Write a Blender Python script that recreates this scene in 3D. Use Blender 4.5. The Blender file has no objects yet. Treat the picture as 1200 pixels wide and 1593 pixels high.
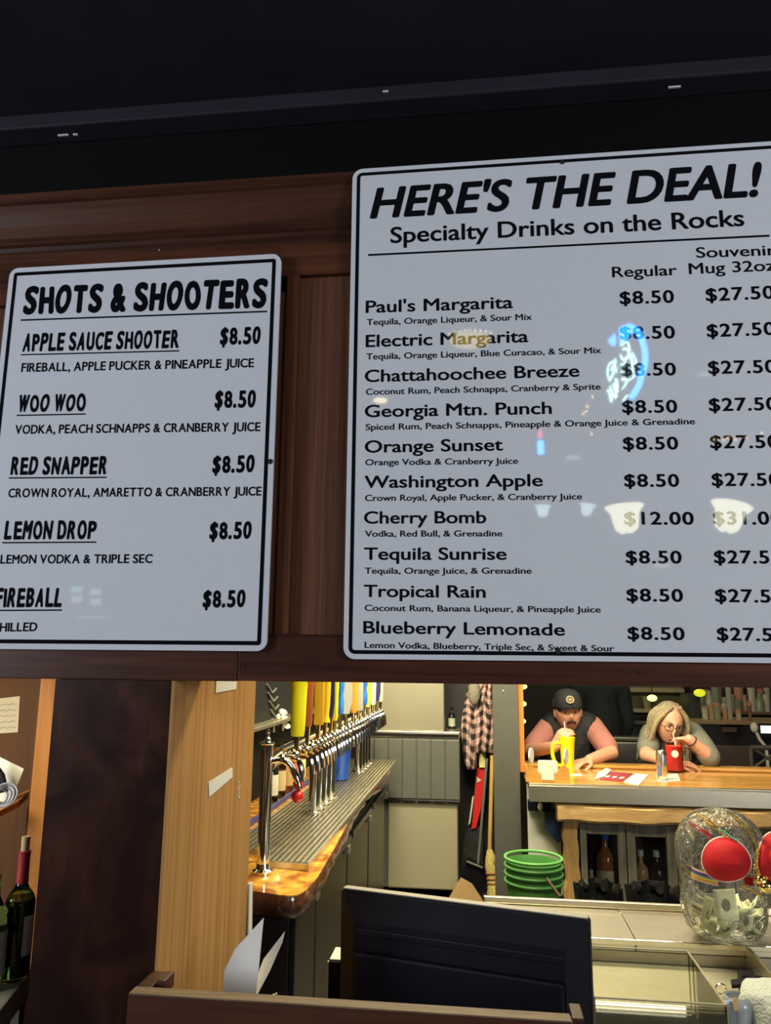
import bpy, bmesh, math, random
from mathutils import Vector, Matrix
R = math.radians
rnd = random.Random(7)
scene = bpy.context.scene
col = scene.collection

# ------------------------------------------------------------------ camera
IMW, IMH, FPX = 1200.0, 1593.0, 1200.0
yaw, pitch, roll = R(7.0), R(10.8), R(-0.55)
CAM = Vector((0, 0, 1.72))
fwd = Vector((-math.sin(yaw)*math.cos(pitch), math.cos(yaw)*math.cos(pitch), math.sin(pitch)))
rt0 = Vector((math.cos(yaw), math.sin(yaw), 0)); up0 = rt0.cross(fwd)
rgt = rt0*math.cos(roll) - up0*math.sin(roll)
upv = up0*math.cos(roll) + rt0*math.sin(roll)
cam_data = bpy.data.cameras.new('camera'); cam = bpy.data.objects.new('camera', cam_data); col.objects.link(cam)
cam.matrix_world = Matrix(((rgt.x, upv.x, -fwd.x, CAM.x), (rgt.y, upv.y, -fwd.y, CAM.y), (rgt.z, upv.z, -fwd.z, CAM.z), (0, 0, 0, 1)))
cam_data.sensor_fit = 'VERTICAL'; cam_data.sensor_height = 24.0; cam_data.lens = FPX/IMH*24.0
cam_data.clip_start = 0.02; cam_data.clip_end = 60
scene.camera = cam

def at(px, py, X=None, Y=None, Z=None):
    """world point seen at photo pixel (px,py) on the plane X=, Y= or Z="""
    r = fwd + rgt*((px-IMW/2)/FPX) - upv*((py-IMH/2)/FPX)
    t = (Y-CAM.y)/r.y if Y is not None else (X-CAM.x)/r.x if X is not None else (Z-CAM.z)/r.z
    return CAM + r*t

# ------------------------------------------------------------------ world, lights, exposure
world = bpy.data.worlds.new('world'); scene.world = world; world.use_nodes = True
world.node_tree.nodes['Background'].inputs[0].default_value = (0.55, 0.62, 0.85, 1)
world.node_tree.nodes['Background'].inputs[1].default_value = 0.03
scene.view_settings.view_transform = 'Standard'; scene.view_settings.look = 'None'
scene.view_settings.gamma = 1; scene.view_settings.exposure = 0.0; scene.view_settings.use_curve_mapping = False

def area(name, loc, rot, sx, sy, power, color):
    d = bpy.data.lights.new(name, 'AREA'); d.shape = 'RECTANGLE'; d.size = sx; d.size_y = sy
    d.energy = power; d.color = color
    o = bpy.data.objects.new(name, d); o.location = loc; o.rotation_euler = rot; col.objects.link(o); return o
WARM = (1.0, 0.88, 0.56)
area('light_bar_near', (0.1, 2.35, 2.55), (0, 0, 0), 1.0, 0.3, 34, WARM)
area('light_bar_mid', (-0.15, 3.6, 2.55), (0, 0, 0), 1.2, 0.3, 75, WARM)
area('light_bar_far', (-0.35, 4.5, 2.6), (R(38), 0, 0), 0.9, 0.3, 80, WARM)
area('light_customer', (0.9, 3.6, 2.6), (R(30), 0, 0), 1.2, 0.3, 35, (1, .87, .58))
area('light_hall', (1.2, 7.3, 2.7), (0, 0, 0), 1.6, 0.4, 9, (1, .9, .7))
area('light_front_left', (-3.6, -.9, 2.1), (R(90), 0, R(-60)), 1.2, 1.2, 97, (.84, .90, 1.0))  # added soft side fill for the signs, kept out of their reflections
area('light_front_right', (3.0, -.9, 2.1), (R(90), 0, R(50)), 1.2, 1.2, 69, (.92, .93, .97))  # unseen fill added on the right, also outside the signs' reflections
area('light_cubby', (-1.35, 1.6, 1.66), (R(50), 0, R(-30)), 0.3, 0.2, 2.8, WARM)

# ------------------------------------------------------------------ materials
def nt(name):
    m = bpy.data.materials.new(name); m.use_nodes = True
    return m, m.node_tree.nodes, m.node_tree.links, m.node_tree.nodes['Principled BSDF']
MATS = {}
def mat(name, c, rough=0.5, metal=0.0, emit=None, es=0.0, spec=None, var=0.06, scale=25, coat=0.0, bump=0.0):
    if name in MATS: return MATS[name]
    m, n, l, b = nt(name)
    b.inputs['Roughness'].default_value = rough; b.inputs['Metallic'].default_value = metal
    if spec is not None: b.inputs['Specular IOR Level'].default_value = spec
    if coat: b.inputs['Coat Weight'].default_value = coat; b.inputs['Coat Roughness'].default_value = 0.08
    tc = n.new('ShaderNodeTexCoord'); no = n.new('ShaderNodeTexNoise'); no.inputs['Scale'].default_value = scale
    no.inputs['Detail'].default_value = 4
    l.new(tc.outputs['Object'], no.inputs['Vector'])
    mr = n.new('ShaderNodeMapRange'); mr.inputs[3].default_value = 1-var*2; mr.inputs[4].default_value = 1+var*2
    l.new(no.outputs['Fac'], mr.inputs[0])
    mx = n.new('ShaderNodeMix'); mx.data_type = 'RGBA'; mx.blend_type = 'MULTIPLY'; mx.inputs[0].default_value = 1
    mx.inputs[6].default_value = (*c, 1); l.new(mr.outputs[0], mx.inputs[7]); l.new(mx.outputs[2], b.inputs['Base Color'])
    if bump:
        bp = n.new('ShaderNodeBump'); bp.inputs['Strength'].default_value = bump; bp.inputs['Distance'].default_value = 0.01
        l.new(no.outputs['Fac'], bp.inputs['Height']); l.new(bp.outputs[0], b.inputs['Normal'])
    if emit:
        b.inputs['Emission Color'].default_value = (*emit, 1); b.inputs['Emission Strength'].default_value = es
    MATS[name] = m; return m
def wood(name, c1, c2, axis='X', rough=0.45, grain=14, stretch=0.06, blotch=0.0, coat=0.0, blotch_c=None):
    if name in MATS: return MATS[name]
    m, n, l, b = nt(name); b.inputs['Roughness'].default_value = rough; b.inputs['Specular IOR Level'].default_value = .16
    if coat: b.inputs['Coat Weight'].default_value = coat; b.inputs['Coat Roughness'].default_value = 0.06
    tc = n.new('ShaderNodeTexCoord'); mp = n.new('ShaderNodeMapping')
    s = [grain, grain, grain]; s['XYZ'.index(axis)] = grain*stretch; mp.inputs['Scale'].default_value = s
    l.new(tc.outputs['Object'], mp.inputs['Vector'])
    no = n.new('ShaderNodeTexNoise'); no.inputs['Scale'].default_value = 2.2; no.inputs['Detail'].default_value = 8; no.inputs['Distortion'].default_value = .6
    l.new(mp.outputs[0], no.inputs['Vector'])
    fine = n.new('ShaderNodeTexNoise'); fine.inputs['Scale'].default_value = 14; fine.inputs['Detail'].default_value = 6
    l.new(mp.outputs[0], fine.inputs['Vector'])
    ad = n.new('ShaderNodeMath'); ad.operation = 'MULTIPLY_ADD'; ad.inputs[1].default_value = .45
    l.new(fine.outputs['Fac'], ad.inputs[0]); l.new(no.outputs['Fac'], ad.inputs[2])
    cr = n.new('ShaderNodeValToRGB'); cr.color_ramp.elements[0].position = .50; cr.color_ramp.elements[1].position = .92
    cr.color_ramp.elements[0].color = (*c2, 1); cr.color_ramp.elements[1].color = (*c1, 1)
    l.new(ad.outputs[0], cr.inputs[0]); out = cr.outputs[0]
    if blotch:
        bl = n.new('ShaderNodeTexNoise'); bl.inputs['Scale'].default_value = blotch; bl.inputs['Detail'].default_value = 5; bl.inputs['Distortion'].default_value = 1.0
        l.new(tc.outputs['Object'], bl.inputs['Vector'])
        c3 = n.new('ShaderNodeValToRGB'); c3.color_ramp.elements[0].position = .42; c3.color_ramp.elements[1].position = .62
        l.new(bl.outputs['Fac'], c3.inputs[0])
        mx = n.new('ShaderNodeMix'); mx.data_type = 'RGBA'; mx.inputs[6].default_value = (*(blotch_c or c2), 1)
        l.new(c3.outputs[0], mx.inputs[0]); l.new(out, mx.inputs[7]); out = mx.outputs[2]
    l.new(out, b.inputs['Base Color'])
    bp = n.new('ShaderNodeBump'); bp.inputs['Strength'].default_value = .15; bp.inputs['Distance'].default_value = .002
    l.new(ad.outputs[0], bp.inputs['Height']); l.new(bp.outputs[0], b.inputs['Normal'])
    MATS[name] = m; return m
def steel(name, c=(.62, .62, .6), rough=.28, axis='X', stretch=.004, amt=.04):
    if name in MATS: return MATS[name]
    m, n, l, b = nt(name); b.inputs['Metallic'].default_value = 1; b.inputs['Base Color'].default_value = (*c, 1)
    tc = n.new('ShaderNodeTexCoord'); mp = n.new('ShaderNodeMapping'); s = [200, 200, 200]; s['XYZ'.index(axis)] = 200*stretch
    mp.inputs['Scale'].default_value = s; l.new(tc.outputs['Object'], mp.inputs['Vector'])
    no = n.new('ShaderNodeTexNoise'); no.inputs['Scale'].default_value = 1; no.inputs['Detail'].default_value = 2; l.new(mp.outputs[0], no.inputs['Vector'])
    mr = n.new('ShaderNodeMapRange'); mr.inputs[3].default_value = max(.03, rough-amt); mr.inputs[4].default_value = rough+amt
    l.new(no.outputs['Fac'], mr.inputs[0]); l.new(mr.outputs[0], b.inputs['Roughness'])
    MATS[name] = m; return m
def glass(name, c=(1, 1, 1), rough=.02, ior=1.45, alpha=None):
    if name in MATS: return MATS[name]
    m, n, l, b = nt(name); b.inputs['Base Color'].default_value = (*c, 1); b.inputs['Roughness'].default_value = rough
    b.inputs['Transmission Weight'].default_value = 1; b.inputs['IOR'].default_value = ior
    MATS[name] = m; return m
def clear(name, tint=(.95, .97, .95), ior=1.45, bump=0.0, milky=0.0):
    """thin clear plastic wall: straight-through transmission plus surface reflection"""
    if name in MATS: return MATS[name]
    m, n, l, b = nt(name); out = n['Material Output']
    tr = n.new('ShaderNodeBsdfTransparent'); tr.inputs[0].default_value = (*tint, 1)
    gl = n.new('ShaderNodeBsdfGlossy'); gl.inputs['Roughness'].default_value = .05
    fr = n.new('ShaderNodeFresnel'); fr.inputs[0].default_value = ior
    mx = n.new('ShaderNodeMixShader'); l.new(fr.outputs[0], mx.inputs[0]); l.new(tr.outputs[0], mx.inputs[1]); l.new(gl.outputs[0], mx.inputs[2])
    last = mx
    if milky:
        df = n.new('ShaderNodeBsdfDiffuse'); df.inputs[0].default_value = (.8, .8, .78, 1)
        m2 = n.new('ShaderNodeMixShader'); m2.inputs[0].default_value = milky
        l.new(mx.outputs[0], m2.inputs[1]); l.new(df.outputs[0], m2.inputs[2]); last = m2
    if bump:
        no = n.new('ShaderNodeTexNoise'); no.inputs['Scale'].default_value = 22; no.inputs['Detail'].default_value = 3
        tc = n.new('ShaderNodeTexCoord'); l.new(tc.outputs['Object'], no.inputs['Vector'])
        bp = n.new('ShaderNodeBump'); bp.inputs['Strength'].default_value = bump; bp.inputs['Distance'].default_value = .03
        l.new(no.outputs['Fac'], bp.inputs['Height']); l.new(bp.outputs[0], gl.inputs['Normal']); l.new(bp.outputs[0], fr.inputs['Normal'])
    l.new(last.outputs[0], out.inputs[0]); MATS[name] = m; return m

M_dark = mat('black_paint', (.012, .011, .018), .8, spec=.2, var=.15, scale=6)
M_dark2 = mat('charcoal_paint', (.015, .013, .021), .7, spec=.25, var=.15, scale=8)
M_header = mat('black_header_paint', (.0022, .002, .0022), .8, spec=.1)
M_walnut_h = wood('walnut_rail', (.10, .034, .016), (.028, .009, .005), 'X', .35, 10, .05)
M_walnut_v = wood('walnut_stile', (.125, .045, .020), (.042, .014, .007), 'Z', .4, 14, .04)
M_walnut_p = wood('walnut_panel', (.17, .070, .036), (.055, .021, .010), 'Z', .45, 34, .012)
M_beam = wood('walnut_beam', (.085, .030, .016), (.030, .011, .007), 'X', .38, 12, .04)
M_pillar = wood('stained_plywood', (.060, .020, .010), (.016, .0055, .004), 'Z', .35, 4, .3, blotch=4.5)
M_pillside = wood('oak_veneer', (.46, .245, .085), (.27, .135, .045), 'Z', .30, 26, .012)
M_orange = wood('orange_pine', (.62, .25, .055), (.42, .15, .03), 'Z', .4, 12, .05)
M_cubby = wood('brown_cubby_board', (.115, .050, .016), (.07, .028, .009), 'Z', .6, 5, .1)
M_ledge = wood('ledge_board', (.075, .030, .015), (.042, .015, .008), 'X', .5, 12, .05)
M_ply = wood('plywood_edge', (.20, .14, .085), (.11, .07, .04), 'X', .6, 60, .08)
M_signw = mat('white_sign_acrylic', (.60, .615, .64), .03, var=.01, spec=.5)
M_signblk = mat('black_sign_vinyl', (.006, .006, .008), .03, spec=.5, var=0)
M_screw = mat('dark_screw', (.03, .03, .035), .4, .6)
M_steel = steel('brushed_steel', (.68, .63, .50), .34, 'X')
M_steelv = steel('brushed_steel_upright', (.70, .67, .58), .32, 'Z')
M_chrome = steel('polished_chrome', (.86, .84, .78), .10, 'Z', amt=.04)
M_brass = steel('polished_brass', (.80, .56, .20), .15, 'Z', amt=.05)
M_blackp = mat('black_plastic', (.004, .004, .009), .5, spec=.22)
M_blackm = mat('black_enamel', (.012, .012, .014), .25)
M_paper = mat('white_paper', (.60, .60, .54), .8, var=.03)
M_card = mat('cream_menu_card', (.80, .79, .70), .5, var=.02)
M_green = mat('green_bucket_plastic', (.095, .30, .075), .4)
M_red = mat('red_fabric', (.40, .010, .016), .75, spec=.2)
M_gold = steel('gold_bead', (.95, .72, .25), .18, 'Z', amt=.05)
M_white = mat('white_paint', (.66, .66, .54), .6)
M_resin = wood('resin_slab', (.95, .56, .09), (.62, .28, .04), 'Y', .15, 9, .35, blotch=11, coat=.8, blotch_c=(.36, .13, .025))
M_bark = mat('glossy_bark_edge', (.085, .030, .016), .14, var=.4, scale=16, coat=.7, bump=.6)
M_barwood = wood('bar_top_oak', (.60, .33, .09), (.42, .20, .045), 'X', .22, 8, .1, coat=.5)
M_log = wood('rough_log', (.62, .41, .18), (.36, .20, .075), 'X', .6, 10, .15)
M_logv = wood('rough_log_post', (.58, .37, .15), (.34, .18, .065), 'Z', .6, 12, .15)
M_barn = wood('grey_barn_wood', (.20, .185, .14), (.10, .09, .065), 'Z', .7, 16, .08)
M_barnd = wood('brown_barn_wood', (.20, .12, .06), (.09, .05, .025), 'X', .7, 16, .08)
M_skin = mat('skin', (.62, .33, .22), .5, var=.03, scale=12)
M_skin2 = mat('skin_fair', (.66, .36, .25), .5, var=.03, scale=12)
M_glass = glass('clear_glass')
M_gglass = glass('green_bottle_glass', (.30, .42, .16))
M_wine = mat('dark_wine_bottle', (.008, .011, .005), .05, coat=.6)

# ------------------------------------------------------------------ geometry helpers
WLOC = {}
def link(o, parent=None, wloc=(0, 0, 0)):
    col.objects.link(o); WLOC[o.name] = Vector(wloc)
    if parent is not None:
        o.parent = parent; o.location = Vector(wloc) - WLOC[parent.name]
    else: o.location = wloc
    return o
def tag(o, label=None, cat=None, group=None, kind=None):
    if label: o['label'] = label
    if cat: o['category'] = cat
    if group: o['group'] = group
    if kind: o['kind'] = kind
    return o
def thing(name, loc, label, cat, group=None):
    return tag(link(bpy.data.objects.new(name, None), None, loc), label, cat, group)
class MB:
    def __init__(s): s.b = bmesh.new()
    def box(s, x0, x1, y0, y1, z0, z1, bev=0, M=None):
        r = bmesh.ops.create_cube(s.b, size=1)
        vs = r['verts']
        for v in vs: v.co = Vector(((x0+x1)/2+v.co.x*(x1-x0), (y0+y1)/2+v.co.y*(y1-y0), (z0+z1)/2+v.co.z*(z1-z0)))
        if bev:
            es = list({e for v in vs for e in v.link_edges})
            r = bmesh.ops.bevel(s.b, geom=es, offset=bev, segments=2, affect='EDGES', profile=.5)
            vs = list({v for f in r['faces'] for v in f.verts} | {v for v in vs if v.is_valid})
        if M is not None:
            for v in vs: v.co = M @ v.co
        return s
    def tube(s, pts, rad, n=10, caps=True):
        pts = [Vector(p) for p in pts]; rs = rad if isinstance(rad, (list, tuple)) else [rad]*len(pts)
        rings = []; prev = None
        for i, p in enumerate(pts):
            d = (pts[min(i+1, len(pts)-1)]-pts[max(i-1, 0)])
            d = d.normalized() if d.length > 1e-9 else (prev or Vector((0, 0, 1)))
            if i == 0: a = d.orthogonal().normalized()
            else:
                a = a - d*a.dot(d); a = a.normalized() if a.length > 1e-6 else d.orthogonal().normalized()
            b_ = d.cross(a); prev = d
            rings.append([s.b.verts.new(p+(a*math.cos(2*math.pi*k/n)+b_*math.sin(2*math.pi*k/n))*rs[i]) for k in range(n)])
        for A, B in zip(rings, rings[1:]):
            for k in range(n): s.b.faces.new((A[k], A[(k+1) % n], B[(k+1) % n], B[k]))
        if caps: s.b.faces.new(rings[0][::-1]); s.b.faces.new(rings[-1])
        return s
    def lathe(s, prof, c=(0, 0, 0), n=24, axis=None, squash=(1, 1)):
        """prof: (radius, height) pairs about Z through c"""
        Mx = Matrix.Identity(4)
        if axis is not None: Mx = Vector((0, 0, 1)).rotation_difference(Vector(axis)).to_matrix().to_4x4()
        c = Vector(c); rings = []
        for r, h in prof:
            if r < 1e-5: rings.append([s.b.verts.new(c+(Mx @ Vector((0, 0, h))))])
            else: rings.append([s.b.verts.new(c+(Mx @ Vector((r*squash[0]*math.cos(2*math.pi*k/n), r*squash[1]*math.sin(2*math.pi*k/n), h)))) for k in range(n)])
        for A, B in zip(rings, rings[1:]):
            for k in range(n):
                if len(A) == 1 and len(B) == 1: continue
                if len(A) == 1: s.b.faces.new((A[0], B[k], B[(k+1) % n]))
                elif len(B) == 1: s.b.faces.new((A[k], A[(k+1) % n], B[0]))
                else: s.b.faces.new((A[k], A[(k+1) % n], B[(k+1) % n], B[k]))
        return s
    def sphere(s, c, r, seg=12, sc=(1, 1, 1), M=None):
        q = bmesh.ops.create_uvsphere(s.b, u_segments=seg, v_segments=max(6, seg*2//3), radius=r)
        for v in q['verts']:
            v.co = Vector((v.co.x*sc[0], v.co.y*sc[1], v.co.z*sc[2]))
            if M is not None: v.co = M @ v.co
            v.co += Vector(c)
        return s
    def prism(s, pts, ext):
        """closed outline (3-D points) extruded by vector ext"""
        A = [s.b.verts.new(Vector(p)) for p in pts]; B = [s.b.verts.new(Vector(p)+Vector(ext)) for p in pts]
        n = len(A); s.b.faces.new(A[::-1]); s.b.faces.new(B)
        for k in range(n): s.b.faces.new((A[k], A[(k+1) % n], B[(k+1) % n], B[k]))
        return s
    def grid(s, P, thick=None):
        V = [[s.b.verts.new(Vector(p)) for p in row] for row in P]
        for i in range(len(V)-1):
            for j in range(len(V[0])-1): s.b.faces.new((V[i][j], V[i][j+1], V[i+1][j+1], V[i+1][j]))
        if thick: bmesh.ops.solidify(s.b, geom=s.b.faces[:], thickness=thick)
        return s
    def build(s, name, m, parent=None, loc=None, smooth=False, subsurf=0, uvless=True):
        bmesh.ops.recalc_face_normals(s.b, faces=s.b.faces[:])
        if loc is None:
            if parent is not None: loc = WLOC[parent.name]
            else:
                xs = [v.co for v in s.b.verts]
                loc = Vector(((min(v.x for v in xs)+max(v.x for v in xs))/2, (min(v.y for v in xs)+max(v.y for v in xs))/2, min(v.z for v in xs)))
        loc = Vector(loc)
        for v in s.b.verts: v.co -= loc
        me = bpy.data.meshes.new(name); s.b.to_mesh(me); s.b.free()
        me.materials.append(m)
        if smooth:
            me.shade_smooth() if smooth is True else me.shade_smooth()
            me.set_sharp_from_angle(angle=R(40))
        o = bpy.data.objects.new(name, me); link(o, parent, loc)
        if subsurf:
            md = o.modifiers.new('sub', 'SUBSURF'); md.levels = subsurf; md.render_levels = subsurf
        return o
def struct(name, mb, m, **k): return tag(mb.build(name, m, **k), kind='structure')
def copy_tree(o, parent=None):
    c = o.copy(); col.objects.link(c); WLOC[c.name] = WLOC[o.name]
    if parent is not None: c.parent = parent
    for ch in list(o.children): copy_tree(ch, c)
    return c
def bez(pts, n=24):
    """Catmull-Rom through pts"""
    pts = [Vector(p) for p in pts]; P = [pts[0]*2-pts[1]]+pts+[pts[-1]*2-pts[-2]]; out = []
    segs = len(pts)-1; per = max(2, n//segs)
    for i in range(segs):
        a, b, c, d = P[i:i+4]
        for k in range(per):
            t = k/per; out.append(.5*((2*b)+(-a+c)*t+(2*a-5*b+4*c-d)*t*t+(-a+3*b-3*c+d)*t**3))
    out.append(pts[-1]); return out
def circ(c, r, n=24, nrm=(0, 0, 1)):
    q = Vector((0, 0, 1)).rotation_difference(Vector(nrm)).to_matrix()
    return [Vector(c)+q @ Vector((r*math.cos(2*math.pi*k/n), r*math.sin(2*math.pi*k/n), 0)) for k in range(n)]

# ------------------------------------------------------------------ text
_tcache = {}
def text_bm(txt, bold, sheer=0.0, space=1.0):
    key = (txt, bold, sheer)
    cu = bpy.data.curves.new('t', 'FONT'); cu.body = txt; cu.size = 1; cu.resolution_u = 5; cu.shear = sheer; cu.space_character = space
    o = bpy.data.objects.new('t', cu); col.objects.link(o)
    dg = bpy.context.evaluated_depsgraph_get(); me = bpy.data.meshes.new_from_object(o.evaluated_get(dg))
    col.objects.unlink(o); bpy.data.objects.remove(o); bpy.data.curves.remove(cu)
    return me
def cond_text(txt, target, mix_, gap, wob):
    """condensed lettering: every letter is squeezed towards one width and flared a little, like hand-cut poster letters"""
    bm = bmesh.new(); x = 0
    for k, ch in enumerate(txt):
        if ch == ' ': x += .24; continue
        me = text_bm(ch, 0); xs = [v.co.x for v in me.vertices]; a, b = min(xs), max(xs); w = b-a
        w2 = w+(target-w)*mix_ if ch not in 'I.,' else w
        if ch in '.,' : w2 = w
        n0 = len(bm.verts); bm.from_mesh(me); bpy.data.meshes.remove(me); bm.verts.ensure_lookup_table()
        f = (.15, -.10, .06, -.16, .11)[k % 5]*wob; sh = (.06, -.03, .08, .0, .04)[k % 5]*wob; up = (.02, -.02, .03, 0)[k % 4]*wob
        for v in bm.verts[n0:]:
            t = v.co.y/.7-.5; u = (v.co.x-a)/w-.5; v.co.x = x+w2/2+u*w2*(1+f*t)+sh*t; v.co.y *= 1+up
        x += w2+gap
    me = bpy.data.meshes.new('t'); bm.to_mesh(me); bm.free(); return me
def caph(bold):
    if bold not in _tcache:
        me = text_bm('H', bold); ys = [v.co.y for v in me.vertices]; _tcache[bold] = (min(ys)-.8*bold, max(ys)+.8*bold); bpy.data.meshes.remove(me)
    return _tcache[bold]
def sign_text(name, txt, pl, pr, cap, Y, parent, m, bold=.0, sheer=0., wob=0.0, capr=None):
    """lettering on the plane Y whose baseline runs between photo pixels pl and pr"""
    if wob: me = cond_text(txt, .40, .80 if wob > .5 else .25, .17 if wob > .5 else .11, wob if wob > .5 else 0)
    else: me = text_bm(txt, 0, sheer, 1.10 if txt[0] == '$' else 1.0)
    if bold:
        bm = bmesh.new()
        for k, (dx, dy) in enumerate(((0, 0), (1, 0), (-1, 0), (0, .8), (0, -.8), (.7, .6), (-.7, .6), (.7, -.6), (-.7, -.6))):
            n0 = len(bm.verts); bm.from_mesh(me); bm.verts.ensure_lookup_table()
            for v in bm.verts[n0:]: v.co.x += dx*bold; v.co.y += dy*bold; v.co.z = -k*.00002
        bm.to_mesh(me); bm.free()
    A, B = at(*pl, Y=Y), at(*pr, Y=Y)
    hA = (at(pl[0], pl[1]-cap, Y=Y)-A).z; hB = (at(pr[0], pr[1]-(capr or cap), Y=Y)-B).z
    c0, c1 = caph(bold); xs = [v.co.x for v in me.vertices]; x0, x1 = min(xs), max(xs)
    for v in me.vertices:
        u = (v.co.x-x0)/(x1-x0); h = (v.co.y-c0)/(c1-c0)
        P = A.lerp(B, u); v.co = Vector((P.x, Y+v.co.z, P.z+h*(hA+(hB-hA)*u)))-WLOC[parent.name]
    me.name = name; me.materials.clear(); me.materials.append(m)
    o = bpy.data.objects.new(name, me); link(o, parent, WLOC[parent.name]); return o
def bar_px(name, a, b, h, Y, parent, m):
    """thin printed rule from pixel a to b"""
    A, B = at(*a, Y=Y), at(*b, Y=Y); t = .0012*h
    return MB().prism([A, B, B+Vector((0, 0, -t)), A+Vector((0, 0, -t))], (0, .0003, 0)).build(name, m, parent)

# ================================================================== STRUCTURE
struct('floor', MB().box(-4.5, 4.5, -5.2, 9.5, -.05, 0), mat('dark_floor_tile', (.05, .045, .04), .45))
ce = at(600, 143, Y=1.45).z
struct('ceiling_soffit', MB().box(-4.5, 4.5, .90, 1.47, ce, ce+.05), M_dark)
struct('wall_soffit_face', MB().box(-4.5, 4.5, .85, .899, ce, 4.6), M_dark)
struct('ceiling', MB().box(-4.5, 4.5, -5.2, .90, 4.601, 4.65), M_dark)
struct('ceiling_bar', MB().box(-4.5, 4.5, 1.62, 9.5, 2.75, 2.8), mat('bar_ceiling_black', (.03, .03, .028), .7))
struct('wall_front', MB().box(-4.5, 4.5, 1.49, 1.60, 1.70, ce+.05), M_header)
struct('trim_1', MB().box(-4.5, 4.5, 1.43, 1.49, ce-.036, ce, .004), M_dark2)
M_fleck = mat('chipped_paint', (.55, .55, .6), .6)
tr = bpy.data.objects['trim_1']
for px, py, w in ((98, 210, .012), (1050, 135, .012), (600, 142, .006), (117, 209, .005)):
    p = at(px, py, Y=1.428); MB().box(p.x-w, p.x+w, 1.427, 1.4305, p.z-.0016, p.z+.0016).build('paint_chip', M_fleck, tr)
# crown moulding: profile swept along X
zt, zb = at(270, 286, Y=1.45).z, at(270, 386, Y=1.45).z
prof = [(0, zt), (-.055, zt), (-.055, zt-.022), (-.046, zt-.026), (-.040, zt-.045), (-.030, zt-.070), (-.024, zt-.095), (-.026, zt-.103),
        (-.034, zt-.108), (-.034, zt-.116), (-.026, zt-.120), (-.020, zt-.128), (-.022, zt-.134), (-.022, zb), (0, zb)]
struct('trim_2', MB().prism([(-4.5, 1.49+d*.76, z) for d, z in prof], (9, 0, 0)), wood('walnut_crown', (.075, .028, .014), (.022, .008, .005), 'X', .42, 9, .05))
# frame of the wooden screen: rail, stile, panel, beam
zr = at(300, 470, Y=1.47).z; xs0 = at(427, 700, Y=1.46).x; xs1 = at(457, 700, Y=1.46).x
zbt = at(470, 987, Y=1.46).z; zp = at(500, 425, Y=1.46).z
struct('trim_3', MB().box(-4.5, xs1-.045, 1.462, 1.49, zp-.035, zb, .001), M_walnut_h)
struct('trim_4', MB().box(xs1-.0445, 4.5, 1.463, 1.49, zp, zb, .001), M_walnut_h)
struct('trim_5', MB().box(xs0-.15, xs1-.027, 1.465, 1.49, zbt, zp-.0355, .001), M_walnut_v)
struct('trim_6', MB().box(xs1-.0265, xs1, 1.460, 1.49, zbt, zp-.0005, .0015), M_walnut_v)
struct('wall_panel_1', MB().box(xs1+.0005, 4.5, 1.478, 1.49, zbt, zp), M_walnut_p)
struct('wall_panel_2', MB().box(-4.5, xs0-.151, 1.478, 1.49, zbt, zp-.036), M_walnut_p)
ZB = 1.676
bxj = at(370, 1025, Y=1.45).x
struct('trim_7', MB().box(-4.5, bxj-.0004, 1.450, 1.60, ZB, zbt, .002), M_beam)
struct('trim_8', MB().box(bxj+.0004, 4.5, 1.452, 1.60, ZB+.001, zbt, .002), M_beam)
sp = bpy.data.objects['trim_7']; sq = bpy.data.objects['trim_8']
for px, py, pr_ in ((379, 1036, sq), (995, 1046, sq)):
    p = at(px, py, Y=1.451); MB().lathe([(0, -.001), (.003, -.001), (.0026, .0015), (0, .0015)], p, 10, axis=(0, -1, 0)).build('screw', M_screw, pr_)
p = at(248, 389, Y=1.46); MB().sphere(p, .0018, 8).build('paint_fleck', M_fleck, bpy.data.objects['trim_3'])
# pillar: dark face, oak side
px0, px1 = at(86, 1056, Y=1.45).x, at(272, 1058, Y=1.45).x
struct('trim_9', MB().box(px0, px1-.006, 1.452, 1.995, 0, ZB-.0005), M_pillar)
struct('trim_10', MB().box(px1-.0058, px1, 1.450, 2.0, 0, ZB-.0005, .0006), M_pillside)
side = bpy.data.objects['trim_10']
def side_quad(pxs): return [at(x, y, X=px1+.0004) for x, y in pxs]
MB().prism(side_quad([(324, 1217), (361, 1194), (361, 1209), (325, 1240)]), (.0012, 0, 0)).build('masking_tape', M_paper, side)
MB().prism(side_quad([(336, 1057), (368, 1057), (367, 1072), (335, 1078)]), (.0012, 0, 0)).build('masking_tape', M_paper, side)
for k in range(7):
    p = at(371+rnd.random()*3, 1217+k*4, X=px1+.0004); MB().sphere(p, .0018+.001*rnd.random(), 6).build('chipped_spot', M_paper, side)
MB().prism(side_quad([(386, 1375), (391, 1372), (389, 1540), (382, 1540)]), (.004, 0, 0)).build('edge_strip', M_paper, side)
# cubby on the left of the pillar
struct('wall_left', MB().box(-4.5, -1.04, 2.02, 2.05, 0, 2.75), M_cubby)
struct('trim_11', MB().box(-1.060, -1.010, 1.80, 2.02, .93, 2.6, .002), M_orange)
struct('wall_cubby', MB().box(-1.070, -1.0605, 1.81, 2.02, .93, 2.6), M_cubby)
struct('wall_left_front', MB().box(-1.0095, px0, 1.80, 1.83, 0, 1.70), M_pillar)
# rooms behind
struct('wall_left_bar', MB().box(-1.22, -1.17, 2.0505, 6.4, 0, 2.75), mat('bar_wall_black', (.010, .010, .010), .7, spec=.15))
struct('wall_rear_bar', MB().box(-1.17, .25, 6.30, 6.36, 0, 2.75), mat('alcove_black', (.012, .012, .015), .6))

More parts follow.
